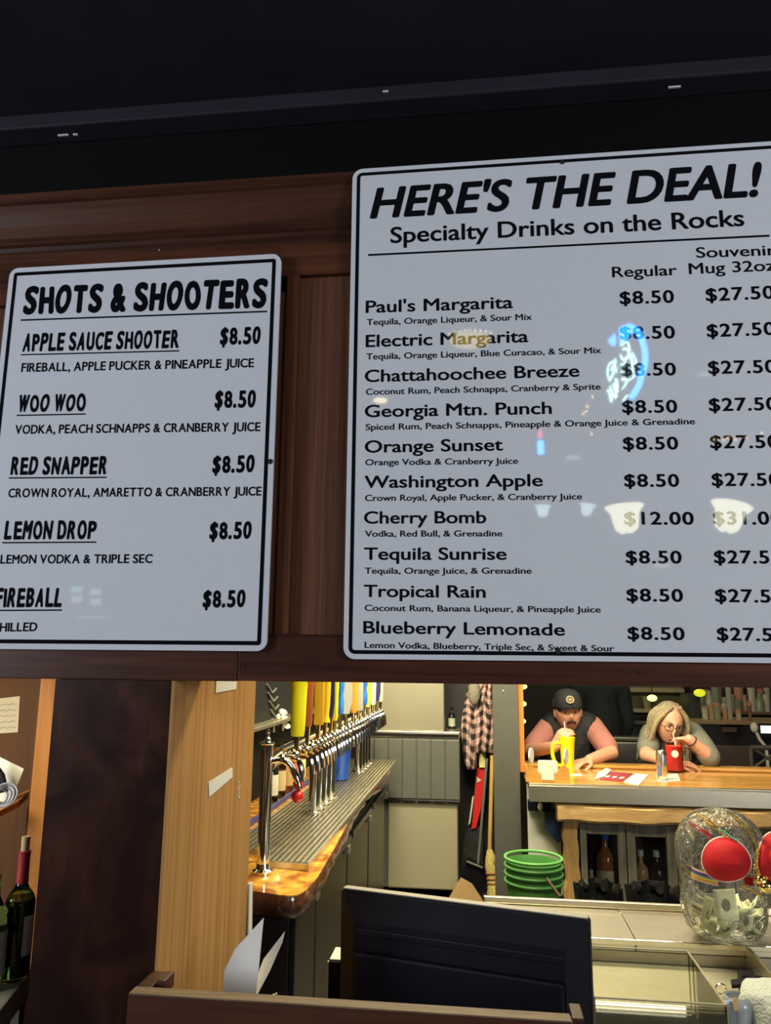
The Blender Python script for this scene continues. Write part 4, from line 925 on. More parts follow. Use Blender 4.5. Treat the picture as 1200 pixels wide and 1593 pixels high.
beads([(1088, 1266), (1112, 1264), (1140, 1268), (1160, 1284), (1172, 1302), (1178, 1325), (1174, 1350), (1176, 1374)], 'gold_beads', M_gold, out=.010)
beads([(1150, 1276), (1168, 1298), (1180, 1320), (1178, 1350), (1180, 1370)], 'gold_beads', M_gold, out=.016)
beads([(1120, 1290), (1135, 1300), (1148, 1308)], 'aqua_beads', mat('aqua_bead', (.15, .50, .42), .2), out=.014)
beads([(1155, 1378), (1170, 1384), (1186, 1394)], 'gold_beads', M_gold, out=.012)
for (px, py, r, nm) in ((1192, 1378, .022, 'gold_bell'), (1182, 1368, .014, 'gold_bow')):
    p = at(px, py, Y=JY-.165); MB().sphere(p, r, 14, (1, 1, .95)).lathe([(r*.4, r*.9), (r*.5, r*1.2), (0, r*1.3)], p, 10).build(nm, M_gold, jar, smooth=True)
def bill_mat():
    m, n, l, b = nt('dollar_bill_print'); b.inputs['Roughness'].default_value = .8
    tc = n.new('ShaderNodeTexCoord'); mp = n.new('ShaderNodeMapping'); mp.inputs['Location'].default_value = (-.5, -.5, 0); l.new(tc.outputs['UV'], mp.inputs[0])
    sx = n.new('ShaderNodeSeparateXYZ'); l.new(mp.outputs[0], sx.inputs[0])
    ab_ = []
    for ax in (0, 1):
        a = n.new('ShaderNodeMath'); a.operation = 'ABSOLUTE'; l.new(sx.outputs[ax], a.inputs[0]); ab_.append(a)
    mxn = n.new('ShaderNodeMath'); mxn.operation = 'MAXIMUM'; l.new(ab_[0].outputs[0], mxn.inputs[0]); l.new(ab_[1].outputs[0], mxn.inputs[1])
    gt = n.new('ShaderNodeMath'); gt.operation = 'GREATER_THAN'; gt.inputs[1].default_value = .44; l.new(mxn.outputs[0], gt.inputs[0])
    ln = n.new('ShaderNodeVectorMath'); ln.operation = 'LENGTH'; l.new(mp.outputs[0], ln.inputs[0])
    lt = n.new('ShaderNodeMath'); lt.operation = 'LESS_THAN'; lt.inputs[1].default_value = .20; l.new(ln.outputs['Value'], lt.inputs[0])
    no = n.new('ShaderNodeTexNoise'); no.inputs['Scale'].default_value = 30; l.new(tc.outputs['UV'], no.inputs[0])
    cr = n.new('ShaderNodeValToRGB'); cr.color_ramp.elements[0].color = (.50, .54, .32, 1); cr.color_ramp.elements[1].color = (.85, .85, .58, 1); cr.color_ramp.elements[0].position = .4; cr.color_ramp.elements[1].position = .6
    l.new(no.outputs['Fac'], cr.inputs[0])
    m1 = n.new('ShaderNodeMix'); m1.data_type = 'RGBA'; l.new(lt.outputs[0], m1.inputs[0]); l.new(cr.outputs[0], m1.inputs[6]); m1.inputs[7].default_value = (.16, .18, .10, 1)
    m2 = n.new('ShaderNodeMix'); m2.data_type = 'RGBA'; l.new(gt.outputs[0], m2.inputs[0]); l.new(m1.outputs[2], m2.inputs[6]); m2.inputs[7].default_value = (.88, .88, .62, 1)
    l.new(m2.outputs[2], b.inputs['Base Color']); return m
M_bill = bill_mat()
bg = 'dollar bills inside the tip jar'
def bill(c, M3, w, h_, curl, lab, group=bg):
    me = bpy.data.meshes.new('dollar_bill'); bm = bmesh.new(); uvl = bm.loops.layers.uv.new('uv'); N = 8; V = []
    for i in range(N+1):
        V.append([bm.verts.new(M3 @ Vector(((i/N-.5)*w, (j/3-.5)*h_, curl*math.sin(i/N*6.0+j*.6)))) for j in range(4)])
    for i in range(N):
        for j in range(3):
            f = bm.faces.new((V[i][j], V[i+1][j], V[i+1][j+1], V[i][j+1])); f.smooth = True
            for lp, (a, b) in zip(f.loops, ((i, j), (i+1, j), (i+1, j+1), (i, j+1))): lp[uvl].uv = (a/N, b/3)
    bm.to_mesh(me); bm.free(); me.materials.append(M_bill); o = bpy.data.objects.new('dollar_bill', me); link(o, None, c); md = o.modifiers.new('thickness', 'SOLIDIFY'); md.thickness = .0006; tag(o, lab, 'money', group); return o
E3 = lambda x, y, z: (Matrix.Rotation(z, 3, 'Z') @ Matrix.Rotation(y, 3, 'Y') @ Matrix.Rotation(x, 3, 'X'))
pb = at(1130, 1408, Y=JY-.09); bill(pb, E3(R(86), 0, R(5)) @ Matrix.Rotation(R(93), 3, 'Z').to_3x3(), .088, .066, .001, 'dollar bill standing upright face on behind the jar wall')
pb = at(1105, 1424, Y=JY-.06); bill(pb, E3(R(70), R(25), R(-20)) @ Matrix.Rotation(R(100), 3, 'Z'), .10, .05, .006, 'folded bill standing at the left inside the tip jar')
pb = at(1158, 1420, Y=JY-.04); bill(pb, E3(R(60), R(-20), R(25)), .07, .05, .008, 'crumpled bill standing at the right inside the tip jar')
for k in range(26):
    a = rnd.uniform(0, 6.28); rr = .088*math.sqrt(rnd.random()); pz = LZ+.026+.010*rnd.random()+.003*k+.25*rr*rr*4
    bill((jx+rr*math.cos(a), JY-.02+rr*.8*math.sin(a), pz), E3(rnd.uniform(-.6, .9), rnd.uniform(-.6, .6), rnd.uniform(0, 6.28)), rnd.uniform(.07, .10), rnd.uniform(.035, .055), rnd.uniform(.004, .012), 'crumpled dollar bill in the loose heap at the bottom of the tip jar')
pn = at(1075, 1296, Y=JY-.03)
tag(MB().prism([at(x, y, Y=JY-.02) for x, y in ((1066, 1286), (1072, 1282), (1081, 1305), (1078, 1307))], (0, .002, 0)).build('folded_note', mat('cream_note', (.62, .58, .36), .7)), 'small cream folded note inside the top left of the tip jar', 'note')

# ---- things at lower right in the sink
ba = at(1140, 1530, Z=.90); tw = thing('bar_tool', (at(1165, 1530, Z=.86).x, 2.42, FZ), 'black rubber bar tool lying across the sink divider', 'tool')
MB().prism([at(x, y, Z=LZ+.012) for x, y in ((1137, 1524), (1178, 1517), (1196, 1520), (1197, 1527), (1139, 1532))], (0, 0, -.009)).build('tool_body', M_blackp, tw)
MB().box(tw.location.x-.02, tw.location.x+.02, 2.40, 2.44, FZ, LZ+.003, .002).build('foot', M_blackp, tw)
def rag(name, cpx, cpy, Y0, wx, wy, hz, m, lab, sd):
    P = at(cpx, cpy, Y=Y0); r_ = random.Random(sd); mb = MB(); rows = []
    for i in range(13):
        t = i/12; row = []
        for k in range(37):
            a = 2*math.pi*k/36; f = 1+.06*math.sin(5*a+i*.5)+.03*math.sin(11*a-i)
            R0 = math.sin(min(t, 1)*math.pi/2)**.6 if t > 0 else 0
            row.append((P.x+wx*R0*f*math.cos(a), Y0+wy*R0*f*math.sin(a), FZ+.001+hz*(1-t**3.2)+.004*math.sin(7*a+i)*t*(1-t)))
        rows.append(row)
    mb.grid(rows); return tag(mb.build(name, m, smooth=True), lab, 'towel')
rag('bar_towel', 1204, 1560, 2.24, -0+.085, .10, .098, mat('pale_grey_terry', (.46, .49, .47), .95, bump=.8, scale=140), 'pale grey terry towel heap at the lower right corner', 3)
gp = at(1153, 1575, Y=2.20)
pt = thing('blue_rim_jug', (gp.x, 2.22, FZ+.0005), 'clear blue-tinted plastic jug with orange label left of the towel', 'jug')
MB().lathe([(0, 0), (.032, 0), (.036, .016), (.040, .055), (.038, .072), (.028, .082), (.026, .078), (.034, .066), (.032, .016), (0, .004)], (gp.x, 2.22, FZ+.0005), 24).build('jug_body', clear('blue_plastic_clear', (.60, .70, .88), 1.5, milky=.25), pt, smooth=True)
MB().prism([at(x, y, Y=2.172) for x, y in ((1140, 1553), (1147, 1552), (1149, 1572), (1143, 1572))], (0, .001, 0)).build('orange_label', mat('orange_label', (.70, .40, .16), .6), pt)
MB().tube(bez([(gp.x-.02, 2.19, FZ+.078), (gp.x-.050, 2.18, FZ+.072), (gp.x-.053, 2.18, FZ+.04), (gp.x-.035, 2.19, FZ+.02)], 14), .006, 8).build('jug_handle', mat('blue_grey_plastic', (.22, .30, .45), .3), pt, smooth=True)
ap = at(1122, 1536, Y=2.42); ck = circ((ap.x, 2.42, ap.z-.005), .014, 16, (0, 1, .2))
tg = tag(MB().tube(ck+[ck[0]], .003, 6, caps=False).build('steel_ring', M_chrome, smooth=True), 'small steel ring standing in the sink behind the acrylic bin', 'ring')

# ================================================================== ITEMS ON THE CUSTOMER BAR
def onbar(px, py, dz=0.0006): p = at(px, py, Z=BZ); return Vector((p.x, p.y, BZ+dz))
c = onbar(852, 1216); cd = thing('napkin_caddy', c, 'wooden napkin caddy with white napkins at the left end of the bar', 'napkin holder')
f_ = c.y-.03
w2c = .105
MB().prism([Vector((c.x-w2c, f_, BZ+.001)), Vector((c.x+w2c, f_, BZ+.001)), Vector((c.x+w2c, f_, BZ+.05)), Vector((c.x+w2c*.75, f_, BZ+.085)), Vector((c.x+w2c*.35, f_, BZ+.04)), Vector((c.x-w2c*.35, f_, BZ+.04)), Vector((c.x-w2c*.75, f_, BZ+.085)), Vector((c.x-w2c, f_, BZ+.05))], (0, .012, 0)).build('front_board', M_barwood, cd)
MB().box(c.x-w2c, c.x+w2c, f_+.0125, f_+.14, BZ+.001, BZ+.012).build('base_board', M_barwood, cd)
for s_ in (-1, 1):
    MB().box(c.x+s_*(w2c-.006)-.005, c.x+s_*(w2c-.006)+.005, f_+.0125, f_+.14, BZ+.0125, BZ+.07).build('side_board', M_barwood, cd)
    q = tag(MB().lathe([(0, -.004), (.038, -.004), (.038, .004), (0, .004)], (c.x+s_*.085+.012, f_+.07, BZ+.115), 20, axis=(1, -.35, 0), ).build('coaster_stack', M_paper, smooth=True), ('left' if s_ < 0 else 'right')+' pale round coaster standing in the napkin caddy', 'coaster')
for k in range(6):
    tag(MB().box(c.x-.045+.002*k, c.x+.05-.001*k, f_+.016+.012*k, f_+.018+.012*k, BZ+.014, BZ+.098-.003*(k % 3)).build('napkin', M_paper), ('frontmost', 'second', 'third', 'fourth', 'fifth', 'rearmost')[k]+' of the white folded napkins standing in the wooden caddy', 'napkin', 'napkins in the wooden caddy')
MB().box(c.x-.03, c.x+.03, f_-.0045, f_-.0005, BZ+.012, BZ+.10, .001).build('paper_flap', M_paper, cd)
# yellow mug
c = onbar(884, 1204); ym = thing('yellow_mug', c, 'tall yellow plastic souvenir mug held by the man in the cap', 'mug')
M_yel = mat('yellow_mug_plastic', (.80, .58, .01), .3)
MB().lathe([(r_*.84, h_*.80) for r_, h_ in [(0, 0), (.040, 0), (.042, .004), (.038, .03), (.040, .10), (.046, .19), (.050, .225), (.050, .232), (.045, .232), (.040, .19), (.034, .10), (0, .02)]], c, 24).build('mug_body', M_yel, ym, smooth=True)
MB().tube(bez([c+Vector((-.034, -.01, .155)), c+Vector((-.070, -.02, .150)), c+Vector((-.078, -.02, .10)), c+Vector((-.062, -.02, .05)), c+Vector((-.030, -.01, .04))], 20), .010, 10).build('mug_handle', M_yel, ym, smooth=True)
MB().lathe([(0, .16), (.035, .16)], c, 20).build('drink', mat('brown_drink', (.25, .10, .02), .2), ym)
tag(MB().tube([c+Vector((.0, 0, .165)), c+Vector((-.006, .05, .26))], .0035, 8).build('straw', mat('pink_straw', (.75, .25, .4), .4)), 'pink straw in the yellow mug', 'straw')
tag(MB().box(c.x-.01, c.x+.065, c.y-.06, c.y-.0, BZ+.0005, BZ+.003).build('napkin', M_paper), 'white paper napkin beneath the yellow mug', 'napkin')
# papers
def flat(pxs, dz, name, m, lab, cat='paper', th=.003):
    pts = [at(x, y, Z=BZ+dz) for x, y in pxs]
    return tag(MB().prism(pts, (0, 0, th)).build(name, m), lab, cat)
flat([(931, 1205), (944, 1198), (952, 1201), (941, 1211), (926, 1215)], .0006, 'crumpled_napkin', M_paper, 'crumpled white napkin left of the red leaflet on the bar', 'napkin', .012)
fl = flat([(934, 1213), (950, 1201), (984, 1204), (968, 1216)], .0006, 'leaflet', mat('dark_red_print', (.30, .03, .05), .4), 'dark red printed leaflet lying on the bar', 'leaflet')
for k in range(3):
    MB().prism([at(x, y, Z=BZ+.0045) for x, y in ((943+k*11, 1207+k*1), (950+k*11, 1206.5+k), (948+k*11, 1209+k), (941+k*11, 1209.5+k))], (0, 0, .0006)).build('printed_patch', M_paper, fl)
flat([(971, 1217), (988, 1204), (1009, 1206), (994, 1222)], .0006, 'paper_slip', M_card, 'white paper slip right of the red leaflet')
flat([(1020, 1206), (1055, 1204), (1059, 1215), (1024, 1217)], .0006, 'napkin', M_paper, 'square white napkin under the silver can', 'napkin', .002)
c = onbar(1031, 1214, .0032); cn = thing('drink_can', c, 'slim silver and blue drink can on the bar', 'can')
MB().lathe([(0, 0), (.020, 0), (.026, .008), (.0265, .125), (.021, .140), (.020, .137), (0, .137)], c, 22).build('can_body', M_steelv, cn, smooth=True)
for s_ in (-1, 1):
    MB().grid([[c+Vector((.0269*math.sin(a), -.0269*math.cos(a), z)) for a in [s_*.25+s_*.9*i/5 for i in range(6)]] for z in ((.02, .07) if s_ < 0 else (.07, .12))]).build('blue_panel', mat('can_blue', (.12, .15, .28), .3), cn)
c = onbar(1050, 1201); rm = thing('red_drink_mug', c, 'clear handled mug of red iced drink in front of the blonde woman', 'mug')
MB().lathe([(0, 0), (.045, 0), (.047, .006), (.047, .15)], c, 24).build('mug_glass', clear('mug_plastic', (1, .95, .94), 1.3), rm, smooth=True)
MB().lathe([(0, .010), (.042, .010), (.042, .135), (0, .135)], c, 24).build('red_drink', mat('red_drink', (.85, .045, .035), .3), rm, smooth=True)
MB().tube(bez([c+Vector((.045, -.01, .13)), c+Vector((.085, -.01, .12)), c+Vector((.085, -.01, .04)), c+Vector((.045, -.01, .03))], 16), .008, 8).build('mug_handle', clear('mug_plastic'), rm, smooth=True)
MB().lathe([(0, 0), (.019, 0), (.019, .001), (0, .001)], c+Vector((-.004, -.0472, .098)), 20, axis=(0, -1, 0)).build('round_sticker', M_paper, rm)
tag(MB().tube([c+Vector((.012, 0, .137)), c+Vector((.010, .03, .20))], .003, 8).build('straw', M_white), 'white straw in the red drink mug', 'straw')

# ================================================================== PEOPLE
def cap_(mb, p0, r0, p1, r1, n=12):
    p0, p1 = Vector(p0), Vector(p1); mb.tube([p0, p1], [r0, r1], n); mb.sphere(p0, r0, n); mb.sphere(p1, r1, n)
def chain(mb, pts, n=12):
    for (p, r), (q, s_) in zip(pts, pts[1:]): cap_(mb, p, r, q, s_, n)
def fuse(mb, name, m, parent, voxel=.006, smooth=6, extra=None):
    """voxel-fuse overlapping volumes into one continuous smooth surface"""
    bmesh.ops.recalc_face_normals(mb.b, faces=mb.b.faces[:])
    me = bpy.data.meshes.new('tmp'); base = WLOC[parent.name]
    for v in mb.b.verts: v.co -= base
    mb.b.to_mesh(me); mb.b.free(); o = bpy.data.objects.new('tmp', me); col.objects.link(o)
    md = o.modifiers.new('r', 'REMESH'); md.mode = 'VOXEL'; md.voxel_size = voxel
    if smooth: sm = o.modifiers.new('s', 'SMOOTH'); sm.factor = .5; sm.iterations = smooth
    dg = bpy.context.evaluated_depsgraph_get(); out = bpy.data.meshes.new_from_object(o.evaluated_get(dg))
    bpy.data.objects.remove(o); bpy.data.meshes.remove(me)
    out.name = name; out.materials.clear(); out.materials.append(m); out.shade_smooth()
    r = bpy.data.objects.new(name, out); link(r, parent, base); return r
def head_bm(mb, M, s=1.0, fem=False):
    """sculpted head: x right, -y = face direction, z up, origin at head centre; M places it"""
    nu, nv = 40, 30; rows = []
    for i in range(nv+1):
        ph = math.pi*i/nv-math.pi/2; row = []
        for k in range(nu):
            th = 2*math.pi*k/nu; dx, dy, dz_ = math.cos(ph)*math.cos(th), math.cos(ph)*math.sin(th), math.sin(ph)
            x, y, z = .076*dx, .094*dy, .118*dz_
            if z < 0:
                t = -z/.118; x *= 1-.34*t*t; y *= 1-.10*t; 
                if dy < 0: y -= .012*t*(1-abs(dx))
            front = max(0, -dy)
            g = lambda cx, cz, sx_, sz_: math.exp(-((x-cx)/sx_)**2-((z-cz)/sz_)**2)*(1 if dy < 0 else 0)
            y -= .024*g(0, -.022, .011, .020)+.012*g(0, .0, .008, .022)            # nose
            y -= .007*g(0, .028, .045, .010)                                     # brow
            y += .010*g(.030, .008, .015, .013)+.010*g(-.030, .008, .015, .013)      # sockets
            y -= .006*g(0, -.062, .020, .010); y += .003*g(0, -.061, .018, .003); y -= .007*g(0, -.098, .018, .014)   # lips, chin
            y -= .004*g(.038, -.025, .018, .018)+.004*g(-.038, -.025, .018, .018)    # cheeks
            row.append(mb.b.verts.new(M @ Vector((x*s, y*s, z*s))))
        rows.append(row)
    for A, B in zip(rows, rows[1:]):
        for k in range(nu): mb.b.faces.new((A[k], A[(k+1) % nu], B[(k+1) % nu], B[k]))
    bmesh.ops.remove_doubles(mb.b, verts=rows[0]+rows[-1], dist=1e-5)
    for sx_ in (-1, 1):   # ears
        mb.sphere(M @ Vector((sx_*.078*s, .008*s, -.004*s)), .026*s, 10, (.35, .6, 1.15), M.to_3x3().to_4x4().to_3x3())
def face_parts(M, s, parent, iris=(.05, .04, .03), lipc=(.45, .16, .13), brow=(.10, .06, .03)):
    for sx_ in (-1, 1):
        e = MB().sphere(M @ Vector((sx_*.030*s, -.076*s, .006*s)), .0125*s, 10, (1, 1, .75)).build('eye', mat('eye_white', (.6, .55, .5), .2), parent, smooth=True)
        MB().sphere(M @ Vector((sx_*.030*s, -.0865*s, .005*s)), .0055*s, 8).build('iris', mat('iris_%d' % int(iris[0]*1000), iris, .2), e, smooth=True)
        MB().tube([M @ Vector((sx_*.014*s, -.098*s, .024*s)), M @ Vector((sx_*.030*s, -.098*s, .030*s)), M @ Vector((sx_*.047*s, -.086*s, .026*s))], [.003*s, .004*s, .002*s], 6).build('eyebrow', mat('brow_%d' % int(brow[0]*1000), brow, .9), parent, smooth=True)
        MB().tube([M @ Vector((sx_*.018*s, -.0875*s, .010*s)), M @ Vector((sx_*.030*s, -.0905*s, .0135*s)), M @ Vector((sx_*.042*s, -.083*s, .010*s))], .0022*s, 6).build('eyelid', mat('lid_skin', (.45, .22, .15), .5), parent, smooth=True)
    MB().tube([M @ Vector((-.020*s, -.090*s, -.062*s)), M @ Vector((0, -.0985*s, -.061*s)), M @ Vector((.020*s, -.090*s, -.062*s))], [.002*s, .0042*s, .002*s], 8).build('lips', mat('lips_%d' % int(lipc[0]*100), lipc, .5), parent, smooth=True)
def hand(mb, wrist, palm_dir, palm_n, curl, size=1.0, side=1):
    """palm + four fingers + thumb; palm_dir points from wrist to knuckles, palm_n out of the back of the hand"""
    d = Vector(palm_dir).normalized(); nrm = Vector(palm_n); nrm = (nrm-d*nrm.dot(d)).normalized(); sd = d.cross(nrm)*side; w = Vector(wrist)
    for j in (-1.3, -.4, .5, 1.3): cap_(mb, w+d*.01+sd*.012*j*size, .014*size, w+d*.080*size+sd*.019*j*size, .0125*size, 10)
    for j, L in zip((-1.5, -.5, .5, 1.5), (.058, .074, .078, .068)):
        p = w+d*.082*size+sd*.0185*j*size; dirv_ = d.copy(); pts = [(p, .0098*size)]; a = curl
        for f_ in (.44, .32, .24):
            dirv_ = (Matrix.Rotation(a*side, 3, sd) @ dirv_) if False else (dirv_*math.cos(a)-nrm*math.sin(a)).normalized()
            nn = (nrm-dirv_*nrm.dot(dirv_)); p = p+dirv_*L*f_*size; pts.append((p, (.0088 if f_ > .3 else .0078)*size))
        chain(mb, pts, 8)
    t0 = w+d*.022*size+sd*.026*size; t1 = t0+(d*.6+sd*.8-nrm*.2).normalized()*.038*size; t2 = t1+(d*.9+sd*.25-nrm*.35).normalized()*.032*size; t3 = t2+(d*.95-sd*.1-nrm*.3).normalized()*.024*size
    chain(mb, [(t0, .014*size), (t1, .0115*size), (t2, .0098*size), (t3, .0085*size)], 8)
def Rm(c, rx=0, ry=0, rz=0): return Matrix.Translation(c) @ Matrix.Rotation(rz, 4, 'Z') @ Matrix.Rotation(rx, 4, 'X') @ Matrix.Rotation(ry, 4, 'Y')
def seat_stool(c, lab):
    t = thing('bar_stool', (c[0], c[1], 0), lab, 'stool', 'bar stools under the customers')
    MB().lathe([(0, .64), (.18, .64), (.19, .66), (.19, .69), (.17, .71), (0, .715)], (c[0], c[1], 0), 24).build('seat', M_blackp, t, smooth=True)
    for k in range(4):
        a = math.pi/4+k*math.pi/2; MB().tube([(c[0]+.12*math.cos(a), c[1]+.12*math.sin(a), .639), (c[0]+.21*math.cos(a), c[1]+.21*math.sin(a), 0)], .014, 8).build('leg', M_blackm, t)
    return t
# ---------- man in cap
my = 4.86
man = thing('person', (at(884, 1150, Y=5.0).x, 5.1, 0), 'man in dark cap and vest over pink shirt drinking from a yellow mug', 'person')
hc = at(884, 1108, Y=my); Mh = Rm(hc, R(1), R(-2), R(4))
hipz = .90; hx = hc.x
pelvis = Vector((hx, 5.12, hipz)); chest = Vector((hx, 4.98, 1.24)); neck = Vector((hx, 4.93, 1.395))
sL, sR = at(853, 1133, Y=4.95), at(922, 1131, Y=4.95)
eL, eR = at(826, 1176, Y=4.74), at(951, 1174, Y=4.74); 
hm = at(884, 1148, Y=4.36)   # hand at straw
wL = at(862, 1162, Y=4.50); wR = at(918, 1182, Y=4.58)
for e in (eL, eR): e.z = max(e.z, BZ+.062)
mb = MB(); head_bm(mb, Mh, 1.0)
chain(mb, [(neck+Vector((0, .01, -.03)), .062), (hc+Vector((0, .02, -.06)), .058)])
chain(mb, [(pelvis, .155), (chest+Vector((0, .02, -.12)), .145), (chest, .15)]); cap_(mb, sL+Vector((.02, 0, -.02)), .075, sR+Vector((-.02, 0, -.02)), .075)
chain(mb, [(sL, .058), (eL, .044), (wL, .030)]); chain(mb, [(sR, .058), (eR, .044), (wR, .030)])
for s_ in (-1, 1): chain(mb, [(pelvis+Vector((s_*.09, 0, 0)), .10), (pelvis+Vector((s_*.13, -.30, -.04)), .075), (pelvis+Vector((s_*.13, -.30, -.50)), .052), (pelvis+Vector((s_*.13, -.38, -.55)), .04)])
hand(mb, wL, Vector((.5, -.2, .75)), Vector((-.5, -.75, .3)), R(42), 1.0, 1)
hand(mb, wR, Vector((-.75, -.55, -.12)), Vector((-.15, -.2, 1)), R(26), 1.0, -1)
body = fuse(mb, 'body', M_skin, man, .0055, 4)
face_parts(Mh, 1.0, man, brow=(.05, .03, .02))
M_beard = mat('dark_beard', (.045, .022, .012), .95, bump=.8, scale=200)
MB().tube([Mh @ Vector(p) for p in ((-.026, -.086, -.060), (-.020, -.096, -.050), (0, -.103, -.046), (.020, -.096, -.050), (.026, -.086, -.060))], [.004, .007, .0085, .007, .004], 8).build('moustache', M_beard, man, smooth=True)
MB().sphere(Mh @ Vector((0, -.082, -.100)), .024, 12, (.9, .6, .62), Mh.to_3x3()).build('goatee', M_beard, man, smooth=True)
hb = MB().sphere(Mh @ Vector((0, .022, .012)), .090, 18, (.93, .95, .98), Mh.to_3x3()); hb.build('hair', mat('brown_hair', (.06, .035, .02), .95, bump=.8, scale=150), man, smooth=True)
# cap
capm = mat('charcoal_cap', (.022, .024, .028), .8)
cp = MB(); cp.lathe([(.0885, .0), (.090, .015), (.088, .045), (.074, .080), (.045, .100), (.012, .106), (0, .106)], (0, 0, 0), 28, squash=(.93, 1.08))
for v in cp.b.verts: v.co = Mh @ (v.co+Vector((0, 0, .032)))
cpo = cp.build('cap_crown', capm, man, smooth=True)
mb = MB(); P = []
for i in range(7):
    t = i/6; P.append([Mh @ Vector((.078*math.sin(a)*(1-.12*t), -.080*math.cos(a)*(1-.2*abs(math.sin(a)))-.062*t*math.cos(a*.9), .046-.012*t-.016*abs(math.sin(a))**2*(.5+t)-.004)) for a in [R(-72+144*k/16) for k in range(17)]])
mb.grid(P, .003).build('cap_brim', capm, cpo, smooth=True)
MB().lathe([(0, 0), (.024, 0), (.024, .002), (0, .002)], Mh @ Vector((0, -.0965, .080)), 20, axis=(Mh.to_3x3() @ Vector((0, -1, .42)))).build('round_patch', mat('tan_patch', (.42, .33, .18), .8), cpo)
MB().tube([(Mh @ Vector((.013*math.cos(a), -.100-.004*math.sin(a)*-1, .081+.012*math.sin(a)))) for a in [2*math.pi*k/16 for k in range(17)]], .0022, 6).build('patch_ring', capm, cpo)
for s_ in (-1, 1):
    MB().grid([[Mh @ Vector((s_*.0855*math.cos(b)*f, .100*math.sin(b)*f, z)) for b in [R(-12+70*k/6) for k in range(7)]] for z, f in ((.034, 1.02), (.07, 1.0), (.10, .84))], .0015).build('mesh_panel', mat('tan_mesh', (.34, .30, .22), .8), cpo, smooth=True)
# pink shirt
M_pink = mat('pink_shirt', (.43, .18, .155), .85, bump=.25, scale=14)
mb = MB(); chain(mb, [(pelvis, .168), (chest+Vector((0, .02, -.12)), .158), (chest+Vector((0, .01, -.01)), .160)]); cap_(mb, sL+Vector((.02, 0, -.02)), .080, sR+Vector((-.02, 0, -.02)), .080)
chain(mb, [(sL+Vector((0, 0, 0)), .068), (sL.lerp(eL, .78), .066)]); chain(mb, [(sR, .068), (sR.lerp(eR, .78), .066)])
for q in (sL, sR): cap_(mb, neck+Vector((0, .01, -.01)), .062, q+Vector((0, 0, .0)), .068)
mb.lathe([(.070, -.02), (.064, .03), (.062, .03), (.0, .0)], neck+Vector((0, .01, -.01)), 16)
fuse(mb, 'pink_shirt', M_pink, man, .008, 5)
M_vest = mat('black_vest', (.010, .011, .014), .75, bump=.3, scale=18)
mb = MB(); chain(mb, [(pelvis, .178), (chest+Vector((0, .02, -.12)), .170), (chest+Vector((0, 0, -.0)), .166)]); cap_(mb, sL+Vector((.030, 0, -.010)), .090, sR+Vector((-.030, 0, -.010)), .090)
for q in (sL, sR): cap_(mb, neck+Vector((0, .01, -.01)), .067, q+(neck-q)*.22, .074)
v_ = fuse(mb, 'vest', M_vest, man, .008, 4)
# open the vest front in a V
bm = bmesh.new(); bm.from_mesh(v_.data); b0 = WLOC[man.name]
bmesh.ops.delete(bm, geom=[f for f in bm.faces if (lambda c_: c_.y < 4.93 and c_.z > 1.10 and abs(c_.x-hx) < .012+.10*max(0, c_.z-1.16))(f.calc_center_median()+b0)], context='FACES'); bm.to_mesh(v_.data); bm.free()
md = v_.modifiers.new('thickness', 'SOLIDIFY'); md.thickness = .006
mb = MB(); M_jean = mat('dark_trousers', (.02, .025, .04), .8)
for s_ in (-1, 1): chain(mb, [(pelvis+Vector((s_*.09, 0, -.01)), .118), (pelvis+Vector((s_*.13, -.30, -.04)), .088), (pelvis+Vector((s_*.13, -.30, -.48)), .065)])
fuse(mb, 'trousers', M_jean, man, .012, 3)
for s_ in (-1, 1): MB().sphere(pelvis+Vector((s_*.13, -.38, -.57)), .06, 12, (.85, 1.9, .75)).build('shoe', M_blackp, man, smooth=True)
seat_stool((hx, 5.14), 'dark bar stool under the man in the cap')
# ---------- woman
wy = 4.82
wom = thing('person', (at(1048, 1150, Y=5.0).x, 5.1, 0), 'woman with long blonde hair and glasses in grey shirt resting chin on hand', 'person')
wc_ = at(1041, 1125, Y=wy-.02); Mw = Rm(wc_, R(14), R(8), R(6)); wx = wc_.x+.03
pelvis = Vector((wx+.03, 5.12, .88)); chest = Vector((wx+.02, 4.97, 1.20)); neck = Vector((wx+.01, 4.93, 1.345))
sL, sR = at(1013, 1142, Y=4.95), at(1078, 1140, Y=4.95)
eL, eR = at(1007, 1186, Y=4.74), at(1106, 1192, Y=4.60)
eR.z = BZ+.070; eL.z = max(eL.z, BZ+.055)
wR = at(1073, 1150, Y=4.56); wL = at(1052, 1196, Y=4.56); wL.z = BZ+.036
mb = MB(); head_bm(mb, Mw, .98, True)
chain(mb, [(neck+Vector((0, .01, -.03)), .052), (wc_+Vector((0, .03, -.05)), .050)])
chain(mb, [(pelvis, .15), (chest+Vector((0, .02, -.12)), .14), (chest, .145)]); cap_(mb, sL+Vector((.02, 0, -.02)), .068, sR+Vector((-.02, 0, -.02)), .068)
chain(mb, [(sL, .052), (eL, .042), (wL, .028)]); chain(mb, [(sR, .052), (eR, .044), (wR, .027)])
for s_ in (-1, 1): chain(mb, [(pelvis+Vector((s_*.09, 0, 0)), .10), (pelvis+Vector((s_*.12, -.30, -.04)), .075), (pelvis+Vector((s_*.12, -.30, -.50)), .05), (pelvis+Vector((s_*.12, -.38, -.53)), .038)])
chin = Mw @ Vector((.01, -.115, -.085))
hand(mb, wR, (chin-wR).normalized()+Vector((0, .0, .12)), Vector((.3, -.45, .8)), R(48), .92, -1)
hand(mb, wL, Vector((.9, -.1, -.05)), Vector((.0, -.2, 1)), R(20), .92, 1)
fuse(mb, 'body', M_skin2, wom, .0055, 4)
